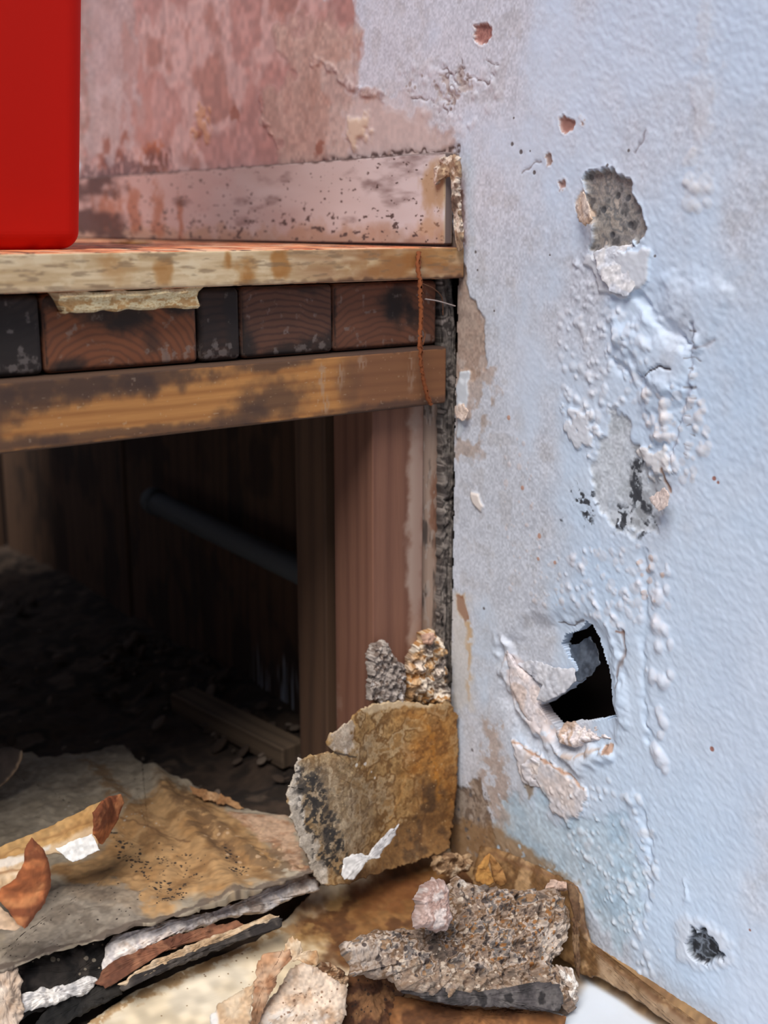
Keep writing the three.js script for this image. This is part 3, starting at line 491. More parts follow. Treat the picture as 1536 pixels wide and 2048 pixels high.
// trim board standing on the shelf against the wall
{
  const tone = (u, v) => {                                        // u: 0 far left .. 0.62 at the corner
    const x = u - 0.622;
    let c = mix([194, 178, 174], [180, 158, 152], clamp(0.5 + fbm(x * 16, v * 60, 300, 4)));
    c = mix(c, [216, 208, 210], smooth(-0.16, -0.02, x + 0.03 * fbm(x * 30, v * 60, 301, 3)) * 0.8);
    c = mix(c, [190, 146, 138], 0.6 * smooth(-0.2, -0.36, x + 0.05 * fbm(x * 20, v * 60, 302, 3)));
    c = mix(c, [168, 132, 108], 0.75 * smooth(0.014, 0.003, v + 0.008 * fbm(x * 70, v * 90, 303, 4)));
    for (const [q, w, r] of [[-0.36, 0.02, 0.012], [-0.40, 0.02, 0.014], [-0.32, 0.018, 0.006], [-0.45, 0.02, 0.03]]) c = mix(c, [150, 84, 56], 0.6 * blotch(x, v, q, w, r, 0.022, 304, 0.9));
    c = mix(c, [72, 46, 42], 0.8 * smooth(-0.15, 0.5, fbm(x * 22, v * 70, 305, 5) - smooth(-0.48, -0.34, x) * 0.7 + 0.18));
    const band = smooth(0.03, 0.008, v) * 0.20 + smooth(-0.1, -0.3, x) * 0.03 - 0.02;
    c = mix(c, [78, 60, 56], 0.9 * smooth(0.52, 0.62, fbm(x * 210, v * 420, 306, 4) + band));
    c = mix(c, [176, 142, 104], 0.8 * blotch(x, v, -0.006, 0.034, 0.018, 0.016, 307, 0.8));
    c = mix(c, [186, 152, 118], 0.7 * blotch(x, v, -0.012, 0.010, 0.016, 0.009, 308, 0.8));
    const t = 0.0525 - v; return mix(c, [74, 54, 48], 0.9 * smooth(0.0022, 0.0004, t + 0.0014 * fbm(x * 120, v * 200, 309, 4) + 0.0006) * (x > -0.05 ? 0.7 : 1));
  };
  const m = timberBox('trim_board', scene, [-0.622, -0.0035, 0.3526, 0.405, 0.0008, 0.0075], 'x', tone, { w: 2048, h: 220, r: 0.0012, warp: (x, y, z) => [0, y < 0.01 ? 0.0012 * smooth(0.1, 0.4, x) : 0, 0] });
  m.name = 'trim_board';
  tag(m, 'low pinkish white trim board spotted with mould along the back of the shelf', 'trim');
  const pl = plane(908, 400, 'z', 0.0082, [0.15, 0, 1]);
  const e = flake({ name: 'caulk_strip', pl, outline: [[862, 345], [880, 318], [908, 308], [918, 316], [916, 400], [922, 500], [912, 500], [905, 420], [902, 350], [884, 350], [868, 372]], th: 0.0028, n: 200, rings: 12, seed: 311, rough: 0.0008, jag: 0.0012, color: mottle([[196, 172, 140], [150, 122, 98], [212, 196, 180], [112, 88, 74]], 130, 312), centre: [900, 345] });
  tag(e, 'cracked strip of old caulk down the right end of the trim board', 'caulk');
}
// broken cream moulding under the shelf
{
  const g = (() => {
    const za = meet(118, 600, 'x', 0.003).z, zb = meet(401, 585, 'x', 0.003).z, s = new THREE.Shape();
    s.moveTo(-0.010, 0).lineTo(0.0035, 0).lineTo(0.0045, -0.0022).lineTo(0.003, -0.0045).lineTo(0.0025, -0.0085).lineTo(-0.001, -0.0098).lineTo(-0.010, -0.0098).closePath();
    const q = new THREE.ExtrudeGeometry(s, { depth: za - zb, steps: 60, bevelEnabled: false }), p = q.attributes.position;
    for (let i = 0; i < p.count; i++) { const z = p.getZ(i), y = p.getY(i); const end = z < 0.002 ? 0.0025 * noise(y * 500, 3, 320) : z > za - zb - 0.002 ? 0.003 * noise(y * 500, 9, 321) - 0.004 * (y < -0.006) : 0; p.setXYZ(i, p.getX(i) + 0.0006 * noise(z * 200, y * 300, 322), y + 0.0007 * noise(z * 160, y * 100, 323) - 0.0004, z + end); }
    q.computeVertexNormals(); const uv = q.attributes.uv; for (let i = 0; i < p.count; i++) uv.setXY(i, p.getZ(i) / 0.085, -p.getY(i) / 0.011);
    q.translate(0, 0.3352, zb); return q;
  })();
  const map = texture(512, 96, (a, b) => { let c = mottle([[214, 186, 138], [228, 208, 166], [192, 156, 108]], 6, 324)(a * 9, b * 3); c = mix(c, [168, 112, 56], 0.6 * smooth(0.1, 0.4, fbm(a * 20, b * 4, 325, 4)) * smooth(0.1, 0.5, b)); return mix(c, [206, 214, 222], 0.9 * smooth(0.9, 0.97, a + 0.03 * noise(b * 9, 1, 3))); });
  tag(put('wood_moulding', g, mat({ map })), 'short broken cream moulding tucked under the shelf front', 'moulding');
}
// red container on the shelf
{
  const c = meet(166, 498, 'y', 0.3527), h = 0.30, wd = 0.19, dp = 0.13, g = new RoundedBoxGeometry(dp, h, wd, 6, 0.009), p = g.attributes.position;
  for (let i = 0; i < p.count; i++) { const t = (p.getY(i) + h / 2) / h, k = 1 + 0.19 * t; p.setX(i, p.getX(i) * k); p.setZ(i, p.getZ(i) * k); }
  g.computeVertexNormals();
  const turn = -0.10, o = thing('red_container', [c.x - dp / 2 * Math.cos(turn) + wd / 2 * Math.sin(turn), 0.3527, c.z + wd / 2 * Math.cos(turn) + dp / 2 * Math.sin(turn)]);
  const red = new THREE.MeshPhysicalMaterial({ color: new THREE.Color(0.74, 0.013, 0.003), roughness: 0.75, specularIntensity: 0.3, transmission: 0.5, thickness: 0, side: THREE.DoubleSide });
  const b = put('body', g, red, o); b.position.set(0, h / 2, 0);
  const rim = new RoundedBoxGeometry(dp * 1.19 + 0.012, 0.014, wd * 1.19 + 0.012, 3, 0.005), r = put('rim', rim, red, o); r.position.set(0, h - 0.012, 0);
  o.rotation.y = turn;
  tag(o, 'plain red plastic container standing on the left end of the shelf', 'container');
}
// root or rusty cord hanging over the shelf edge, with fine fibres
{
  const pt = (px, py, x) => meet(px, py, 'x', x), tube = (pts, r, wob, s) => { const c = new THREE.CatmullRomCurve3(pts), g = new THREE.TubeGeometry(c, 90, r, 7), p = g.attributes.position; for (let i = 0; i < p.count; i++) p.setXYZ(i, p.getX(i) + wob * noise(p.getY(i) * 500, i * 0.3, s), p.getY(i), p.getZ(i) + wob * noise(p.getY(i) * 400, i * 0.4, s + 1)); return g; };
  const o = thing('dry_root', pt(845, 650, 0.008).toArray());
  put('strand', tube([pt(838, 503, 0.0072), pt(836, 530, 0.008), pt(840, 570, 0.009), pt(842, 640, 0.0085), pt(840, 690, 0.008), pt(844, 740, 0.0065), pt(853, 785, 0.005), pt(861, 809, 0.004)], 0.0013, 0.0007, 330), mat({ color: 0x8a4a24 }), o);
  put('fibre', tube([pt(842, 566, 0.008), pt(868, 578, 0.005), pt(884, 596, 0.003), pt(886, 630, 0.003)], 0.0003, 0.0002, 332), mat({ color: 0x6b4630 }), o);
  put('fibre', tube([pt(850, 598, 0.008), pt(875, 602, 0.005), pt(910, 612, 0.003)], 0.00035, 0.0002, 334), mat({ color: 0xb0a09a }), o);
  put('fibre', tube([pt(842, 655, 0.009), pt(850, 668, 0.009), pt(846, 690, 0.009)], 0.0003, 0.0002, 336), mat({ color: 0x8a5230 }), o);
  tag(o, 'thin rusty brown root hanging down from the shelf edge over the beam', 'root');
}
// ================================================================ INSIDE THE BENCH
{
  const lin = thing('wall_lining', [-0.35, 0.1, -0.01]);
  const xj = [-0.012, meet(395, 950, 'z', -0.004).x, meet(250, 1000, 'z', -0.004).x, -0.62, -0.80], wood = (s, salt) => timber([98, 71, 52], [65, 46, 34], s, { lines: 140, wave: 0.01, stain: (c, u, v) => {
    c = mix(c, [44, 32, 26], 0.6 * smooth(-0.1, 0.4, fbm(u * 20, v * 40, s + 5, 4)));
    if (salt) { const st = noise(v * 420, u * 12, 341) + 0.5 * noise(v * 900, u * 6, 342), top = 0.058 + 0.014 * noise(v * 200, 5, 343) + 0.020 * smooth(0.13, 0.2, v), on = smooth(0.0, 0.3, st - 0.0) * smooth(top, top - 0.012, u) * smooth(0.0, 0.03, u) * smooth(0.08, 0.11, v) * smooth(0.27, 0.2, v); c = mix(c, [190, 200, 210], 0.85 * on); }
    return c; } });
  for (let i = 0; i < 4; i++) timberBox('plank', lin, [xj[i + 1] + 0.001, xj[i] - 0.001, -0.02, 0.2955, -0.018 - 0.001 * (i % 2), -0.004 - 0.0015 * (i % 2)], 'y', wood(340 + i, i === 0), { w: 512, h: 512, r: 0.0015 });
  tag(lin, null, null, null, 'structure');
  const back = thing('wall_back', [-0.8, 0.1, 0.4]);
  for (let i = 0; i < 7; i++) timberBox('plank', back, [-0.8155, -0.802, -0.03, 0.2955, -0.004 + i * 0.13, 0.1255 + i * 0.13], 'y', timber([98, 71, 52], [65, 46, 34], 350 + i % 2, { lines: 140 }), { w: 128, h: 128 });
  const seal = new THREE.BoxGeometry(0.02, 0.36, 0.95); seal.translate(-0.83, 0.13, 0.45); put('backing_board', seal, mat({ color: 0x3a2a20 }), back);
  tag(back, null, null, null, 'structure');
  const end = thing('added_wall_left', [-0.4, 0.1, 0.905]);  // unseen end wall, added so light does not leak into the hollow
  for (let i = 0; i < 6; i++) timberBox('plank', end, [-0.80 + i * 0.132, -0.672 + i * 0.132, -0.06, 0.333, 0.905, 0.918], 'y', wood(350 + i % 2), { w: 128, h: 128 });
  tag(end, null, null, null, 'structure');
  // grey pipe along the wall
  const A = meet(303, 1000, 'z', 0.016), B = meet(592, 1137, 'z', 0.016), d = B.clone().sub(A).normalize(), Q = B.clone().addScaledVector(d, 0.02), L = A.distanceTo(Q), r = 0.0098;
  const prof = [[0.006, 0], [r + 0.001, 0], [r + 0.0015, 0.003], [r + 0.0015, 0.012], [r, 0.013], [r, L], [r - 0.002, L], [r - 0.002, 0.02], [0.006, 0.004]].map((p) => new THREE.Vector2(...p));
  const g = new THREE.LatheGeometry(prof, 32), m = new THREE.Mesh(g, mat({ color: 0x585d60, roughness: 0.7 }));
  m.name = 'pipe'; m.position.copy(A); m.quaternion.setFromUnitVectors(new THREE.Vector3(0, 1, 0), d); scene.add(m);
  tag(m, 'grey pipe running along the planks in the dark hollow behind the post', 'pipe');
  // timber lying on the soil
  const a = meet(372, 1396, 'y', 0.006), b = meet(592, 1506, 'y', 0.006), ln = a.distanceTo(b) + 0.004;
  const t = timberBox('loose_batten', scene, [-ln / 2, ln / 2, -0.008, 0.008, -0.011, 0.011], 'x', timber([116, 96, 76], [72, 58, 46], 360, { lines: 200 }), { w: 512, h: 128 });
  t.position.set((a.x + b.x) / 2 - 0.004, 0.0035, (a.z + b.z) / 2); t.rotation.y = Math.atan2(-(b.z - a.z), b.x - a.x);
  tag(t, 'weathered batten lying on the dark soil under the bench', 'batten');
  // soil
  const nx = 220, nz = 240, soil = new THREE.PlaneGeometry(0.82, 0.94, nx, nz); soil.rotateX(-Math.PI / 2); soil.translate(-0.40, 0, 0.452);
  const p = soil.attributes.position; for (let i = 0; i < p.count; i++) { const x = p.getX(i), z = p.getZ(i); p.setY(i, -0.012 + 0.008 * fbm(x * 22, z * 22, 370, 5) + 0.004 * Math.abs(fbm(x * 90, z * 90, 371, 3)) + 0.016 * smooth(0.12, 0.0, z) * smooth(-0.1, -0.25, x) - 0.03 * smooth(-0.045, -0.0, x)); }
  soil.computeVertexNormals();
  const sm = put('ground', soil, mat({ map: texture(512, 512, (u, v) => mottle([[56, 44, 35], [72, 57, 46], [46, 36, 29], [92, 76, 63]], 30, 372)(u, v)), roughness: 1 }));
  tag(sm, null, null, null, 'structure');
  const chipG = new THREE.BufferGeometry().copy(new THREE.IcosahedronGeometry(1, 1)), R = random(380), n = 420, litter = new THREE.InstancedMesh(chipG, mat({ color: 0xffffff, roughness: 1 }), n), M = new THREE.Matrix4(), q = new THREE.Quaternion();
  for (let i = 0; i < n; i++) {
    const nearWall = i < 150, x = nearWall ? lerp(-0.42, -0.1, R()) : lerp(-0.6, -0.06, R()), z = nearWall ? lerp(0.008, 0.07, R()) : lerp(0.02, 0.5, R()), s = lerp(0.0012, 0.0055, R() ** 2.5);
    q.setFromEuler(new THREE.Euler(R() * 0.7, R() * 6.3, R() * 0.7));
    M.compose(new THREE.Vector3(x, -0.006 + 0.008 * fbm(x * 22, z * 22, 370, 5) + 0.016 * smooth(0.12, 0.0, z) * smooth(-0.1, -0.25, x), z), q, new THREE.Vector3(s * 1.5, s * 0.45, s)); litter.setMatrixAt(i, M);
    const c = mix([66, 52, 42], [136, 120, 106], R() ** 2); litter.setColorAt(i, new THREE.Color().setRGB(c[0] / 255, c[1] / 255, c[2] / 255, THREE.SRGBColorSpace));
  }
  litter.name = 'litter'; scene.add(litter); tag(litter, 'chips and crumbs littering the dark soil under the bench', 'debris', null, 'stuff');
}
// ================================================================ THE TORN FLOOR
{
  const fl = new THREE.PlaneGeometry(2.6, 2.6, 260, 260); fl.rotateX(-Math.PI / 2); fl.translate(1.25, 0, 1.25);
  const p = fl.attributes.position; for (let i = 0; i < p.count; i++) { const x = p.getX(i), z = p.getZ(i); p.setY(i, -0.049 + 0.016 * Math.exp(-Math.max(0, z) / 0.005) + 0.0008 * fbm(x * 20, z * 20, 400, 3)); }
  fl.computeVertexNormals(); const uv = fl.attributes.uv; for (let i = 0; i < p.count; i++) uv.setXY(i, (p.getX(i) + 0.06) / 0.6, p.getZ(i) / 0.6);
  const map = texture(1024, 1024, (u, v) => {
    const x = u * 0.6 - 0.06, z = v * 0.6; let c = mix([214, 221, 230], [208, 211, 216], clamp(0.5 + fbm(x * 16, z * 16, 401, 5)));
    const e = z + 0.004 * fbm(x * 24, z * 24, 402, 4), br = clamp(Math.max(smooth(0.012, 0.006, e), smooth(0.142, 0.122, x + 0.02 * fbm(x * 30, z * 30, 403, 4)) * smooth(0.13, 0.10, z + 0.02 * fbm(x * 30, z * 30, 404, 4))));
    c = mix(c, mottle([[124, 88, 52], [146, 110, 68], [104, 68, 40]], 50, 405)(x, z), br * 0.9);
    return c;
  });
  const f = put('floor', fl, mat({ map, roughness: 0.45 })); tag(f, null, null, null, 'structure');
  // sheet of underlay that runs into the bench
  const pl = plane(300, 1700, 'y', 0.004, [0, 1, 0]);
  const ax = (u, v) => { const q = pl.O.clone().addScaledVector(pl.U, u).addScaledVector(pl.V, v); return q; };
  const fold1 = [onPlane(pl, 300, 1540), onPlane(pl, 470, 1790)], fold2 = [onPlane(pl, 170, 1530), onPlane(pl, 330, 1700)], fold3 = [onPlane(pl, 380, 1610), onPlane(pl, 520, 1720)];
  const sheet = flake({ name: 'underlay_sheet', pl, th: 0.0016, n: 360, rings: 90, seed: 410, jag: 0.0022, jagScale: 200, rough: 0.0009, roughScale: 120, res: 1024, centre: [300, 1700],
    outline: [[-60, 1500], [45, 1502], [60, 1500], [70, 1512], [130, 1508], [200, 1497], [225, 1487], [247, 1486], [275, 1520], [330, 1545], [385, 1568], [430, 1600], [485, 1616], [530, 1622], [580, 1632], [600, 1660], [615, 1700], [625, 1742], [560, 1765], [470, 1798], [360, 1828], [240, 1862], [120, 1898], [0, 1935], [-90, 1960], [-130, 1700]],
    bend: null, relief: (u, v) => { const d1 = near(fold1, u, v), d2 = near(fold2, u, v), d3 = near(fold3, u, v); return 0.0045 * Math.exp(-((d1 / 0.007) ** 2)) + 0.003 * Math.exp(-((d2 / 0.006) ** 2)) + 0.003 * Math.exp(-((d3 / 0.005) ** 2)) + 0.0035 * fbm(u * 16, v * 16, 411, 3); },
    color: mottle([[150, 136, 116], [164, 150, 130], [138, 124, 106]], 36, 412),
    paint: (q) => {
      const tan = mottle([[160, 116, 68], [176, 134, 86], [138, 98, 56]], 40, 413);
      q.area([[230, 1630], [330, 1560], [430, 1590], [560, 1700], [540, 1760], [420, 1800], [250, 1830], [150, 1790], [110, 1740], [190, 1700]], { c: tan, a: 0.85, edge: 0.005, warp: 0.008, scale: 60 });
      q.area([[170, 1520], [200, 1530], [330, 1670], [300, 1680], [220, 1600]], { c: [134, 98, 62], a: 0.6, edge: 0.004, warp: 0.004, break: 0.2 });
      q.area([[320, 1560], [390, 1590], [440, 1650], [480, 1720], [420, 1700], [350, 1620]], { c: [104, 76, 50], a: 0.65, edge: 0.005, warp: 0.006, break: 0.2 });
      q.area([[450, 1625], [580, 1632], [620, 1740], [590, 1740], [540, 1690]], { c: mottle([[176, 136, 104], [192, 156, 128], [156, 112, 82]], 70, 414), a: 0.85, edge: 0.003, warp: 0.004 });
      q.area([[490, 1700], [560, 1690], [590, 1740], [540, 1755]], { c: [110, 86, 62], a: 0.7, edge: 0.003, warp: 0.005, break: 0.1 });
      q.area([[0, 1770], [160, 1760], [290, 1780], [280, 1850], [0, 1940]], { c: mottle([[128, 116, 104], [146, 134, 120], [112, 100, 88]], 60, 415), a: 0.8, edge: 0.004, warp: 0.006 });
      q.area([[0, 1925], [240, 1855], [480, 1785], [620, 1738], [620, 1750], [480, 1794], [240, 1862], [0, 1934]], { c: [92, 78, 68], a: 0.7, edge: 0.001, warp: 0.002 });
      q.line([[240, 1640], [330, 1670], [380, 1690]], 0.001, { c: [104, 74, 48], a: 0.7 });
      const m = (p, n, s, r) => q.bumps(p, n, 0.0004, r, 0, 0, s, [48, 38, 32], 0.95);
      m([[215, 1650], [270, 1690], [310, 1730], [300, 1760], [240, 1720]], 90, 416, 0.0015); m([[290, 1750], [380, 1770], [370, 1800], [310, 1810]], 60, 417, 0.0012);
      m([[300, 1680], [420, 1720], [400, 1760], [320, 1750]], 60, 418, 0.0011); m([[440, 1680], [500, 1730], [480, 1760], [460, 1750]], 50, 419, 0.0014); m([[0, 1780], [300, 1760], [280, 1850], [0, 1930]], 60, 420, 0.0008);
      q.bumps([[380, 1660], [600, 1650], [610, 1740], [500, 1760]], 24, 0.0008, 0.0022, 0, 0, 421, [196, 164, 130], 0.8);
      q.bumps([[60, 1540], [300, 1560], [330, 1660], [100, 1660]], 80, 0.0004, 0.001, 0, 0, 422, [186, 178, 166], 0.7);
    } });
  tag(sheet, 'stained brown sheet of floor underlay lying in the mouth of the bench', 'underlay');
  const tanC = mottle([[176, 134, 92], [150, 108, 70], [196, 158, 118]], 80, 430);
  const lip = flake({ name: 'curled_lip', pl: plane(430, 1600, 'y', 0.008, [0.5, 0.6, 0.4]), outline: [[376, 1574], [400, 1576], [440, 1586], [466, 1600], [487, 1617], [470, 1614], [440, 1606], [410, 1600], [388, 1588]], th: 0.001, n: 90, rings: 10, seed: 431, color: tanC, rough: 0.0006 });
  tag(lip, 'small curled lip of paper standing up at the edge of the underlay', 'paper');
  // crumbling layers of the board's torn front edge
  const fn = [0.75, 0.66, 0.05];
  const base = plane(400, 1856, 'x', 0.004, fn), lift = (w) => ({ ...base, O: base.O.clone().addScaledVector(base.N, w) });
  const layer = (name, label, cat, outline, x, o) => tag(flake({ name, pl: lift(x), outline, th: 0.004, n: 320, rings: 16, jag: 0.0011, jagScale: 220, rough: 0.0009, roughScale: 260, res: 768, ...o }), label, cat);
  layer('gap_shade_sheet', 'black sheet put in for the shade of the gap under the underlay sheet', 'board', [[-60, 1950], [120, 1900], [230, 1868], [280, 1858], [400, 1880], [240, 1960], [200, 1985], [0, 2048], [-60, 2060]], 0.0, { color: mottle([[32, 28, 26], [48, 42, 38], [26, 22, 20], [66, 58, 52]], 60, 440), seed: 441, paint: (q) => q.bumps([[60, 1900], [230, 1870], [220, 1950], [60, 1960]], 12, 0.0005, 0.0018, 0, 0, 442, [150, 138, 120], 0.9) });  // dark sheet stands for the shade in the gap under the underlay
  layer('gypsum_strip', 'crumbly white gypsum strip along the torn front edge of the underlay', 'plaster', [[215, 1885], [230, 1868], [300, 1852], [420, 1822], [500, 1796], [560, 1766], [612, 1744], [636, 1756], [640, 1778], [600, 1786], [565, 1806], [530, 1822], [470, 1830], [420, 1846], [330, 1872], [280, 1890], [240, 1910], [205, 1935]], 0.006, { color: mottle([[226, 212, 202], [208, 200, 198], [232, 222, 214], [200, 182, 168]], 90, 443), seed: 444, th: 0.006, rough: 0.0016, centre: [430, 1826], rings: 22 });
  layer('brown_paper', 'brown paper layer peeled along the edge under the white gypsum strip', 'paper', [[195, 1962], [215, 1932], [260, 1902], [330, 1876], [400, 1856], [470, 1842], [500, 1850], [430, 1872], [360, 1892], [300, 1916], [250, 1948], [215, 1975]], 0.007, { color: mottle([[124, 78, 56], [142, 96, 70], [104, 64, 46]], 60, 445), seed: 446, th: 0.002, centre: [340, 1895] });
  layer('cream_paper', 'ragged cream paper layer between brown paper and dark strip', 'paper', [[236, 1968], [262, 1946], [320, 1916], [400, 1882], [480, 1854], [540, 1828], [560, 1830], [540, 1842], [470, 1872], [380, 1908], [300, 1940], [255, 1974]], 0.0085, { color: mottle([[208, 184, 154], [188, 158, 124], [220, 200, 174]], 80, 447), seed: 448, th: 0.002, centre: [400, 1893] });
  layer('dark_strip', 'thin charcoal strip at the foot of the torn board edge', 'strip', [[240, 1974], [262, 1954], [330, 1926], [410, 1892], [490, 1862], [545, 1836], [566, 1836], [564, 1850], [500, 1874], [420, 1904], [340, 1938], [280, 1964], [250, 1982]], 0.0095, { color: mottle([[60, 54, 50], [82, 74, 68], [48, 42, 40]], 70, 449), seed: 450, th: 0.004, centre: [400, 1905] });
  layer('white_foam', 'white fuzzy foam strip along the bottom left under the dark gap', 'foam', [[40, 1990], [80, 1976], [140, 1964], [180, 1950], [200, 1962], [180, 1982], [130, 1996], [100, 2010], [50, 2020], [30, 2010]], 0.007, { color: mottle([[214, 210, 208], [232, 226, 220], [196, 190, 188]], 90, 451), seed: 452, th: 0.008, rough: 0.002, centre: [110, 1985] });
  layer('torn_plaster', 'pale torn lump of plaster at the bottom left corner of the floor', 'plaster', [[-20, 1940], [10, 1928], [38, 1932], [48, 1960], [46, 1990], [50, 2030], [30, 2070], [-30, 2080]], 0.012, { color: mottle([[206, 186, 168], [188, 166, 146], [222, 206, 190]], 60, 453), seed: 454, th: 0.007, rough: 0.0018, centre: [10, 2000] });
  layer('gap_shade_black', 'black sheet put in for the gap shade behind the cream vinyl at the bottom left', 'board', [[60, 2060], [100, 2006], [190, 1970], [245, 1962], [250, 1985], [180, 2020], [120, 2055]], 0.003, { color: mottle([[24, 22, 20], [40, 36, 32], [18, 16, 15]], 60, 455), seed: 456, centre: [160, 2005] });  // black sheet paints the shade of the gap by the vinyl
  // cream vinyl sheet in front, brown toward the corner
  const vinyl = flake({ name: 'vinyl_sheet', pl: plane(450, 1960, 'y', -0.037, [0.16, 0.98, 0.0]), outline: [[90, 2100], [180, 2040], [260, 1985], [330, 1955], [430, 1912], [510, 1880], [570, 1838], [632, 1768], [700, 1740], [800, 1715], [880, 1695], [930, 1695], [960, 1740], [900, 1830], [860, 1900], [800, 2000], [780, 2110], [500, 2120]], th: 0.002, n: 320, rings: 50, seed: 460, jag: 0.0008, rough: 0.0003, roughScale: 80, res: 768, centre: [560, 1960], gloss: 0.5,
    bend: (u, v) => 0.036 * smooth(0.018, 0.062, v) * smooth(0.02, 0.075, u), color: mottle([[222, 204, 174], [228, 214, 190], [212, 192, 160]], 18, 461), paint: (q) => {
      q.area([[560, 1850], [650, 1790], [900, 1690], [990, 1720], [900, 1900], [800, 2030], [700, 1960], [640, 1900], [590, 1880]], { c: mottle([[112, 74, 38], [130, 90, 50], [90, 56, 30], [146, 110, 66]], 44, 462), a: 0.96, edge: 0.008, warp: 0.009, scale: 60 });
      q.area([[180, 2040], [330, 1950], [500, 1880], [600, 1830], [600, 1850], [480, 1910], [300, 1990], [200, 2050]], { c: [168, 128, 84], a: 0.75, edge: 0.003, warp: 0.005, break: 0.2 });
      q.area([[700, 1770], [840, 1740], [860, 1800], [720, 1830]], { c: [116, 68, 36], a: 0.6, edge: 0.006, warp: 0.006 });
      q.bumps([[250, 1990], [520, 1890], [560, 1960], [300, 2040]], 18, 0.0004, 0.0009, 0, 0, 463, [120, 90, 60], 0.8);
    } });
  tag(vinyl, 'smooth cream vinyl floor sheet stained brown toward the corner', 'vinyl');
  // brown stained upturn at the foot of the wall, cream-blue floor beyond it
  const up = flake({ name: 'vinyl_upturn', pl: plane(1080, 1800, 'z', 0.010, [0.05, 0.5, 1]), outline: [[960, 1690], [1000, 1700], [1080, 1735], [1146, 1768], [1160, 1790], [1170, 1850], [1180, 1890], [1204, 1914], [1290, 1974], [1360, 2026], [1440, 2084], [1400, 2090], [1330, 2040], [1250, 1986], [1200, 1956], [1164, 1950], [1100, 1900], [1000, 1820], [940, 1760]], th: 0.003, n: 300, rings: 30, seed: 470, jag: 0.0008, rough: 0.0005, roughScale: 120, res: 640, centre: [1120, 1840], gloss: 0.55,
    color: mottle([[126, 92, 56], [146, 112, 74], [104, 74, 44], [158, 126, 90]], 70, 471), paint: (q) => { q.area([[1200, 1920], [1440, 2090], [1400, 2130], [1200, 2000]], { c: [176, 152, 128], a: 0.6, edge: 0.003, warp: 0.003 }); q.line([[980, 1705], [1150, 1775], [1168, 1850], [1200, 1912], [1400, 2060]], 0.0016, { c: [112, 78, 52], a: 0.6 }); } });
  tag(up, 'brown stained vinyl upturn running along the foot of the white wall', 'vinyl');
}
// low walls added out of view behind the viewer: they keep level light out of the hollow under the bench
for (const [n, w, d, x, z] of [['added_wall_front', 0.12, 2.7, 1.12, 1.2], ['added_wall_far', 2.9, 0.12, 0.1, 2.3]]) {
  const g = new RoundedBoxGeometry(w, 1.15, d, 2, 0.01); g.translate(x, 0.515, z); tag(put(n, g, mat({ color: 0x6f625a })), null, null, null, 'structure');
}
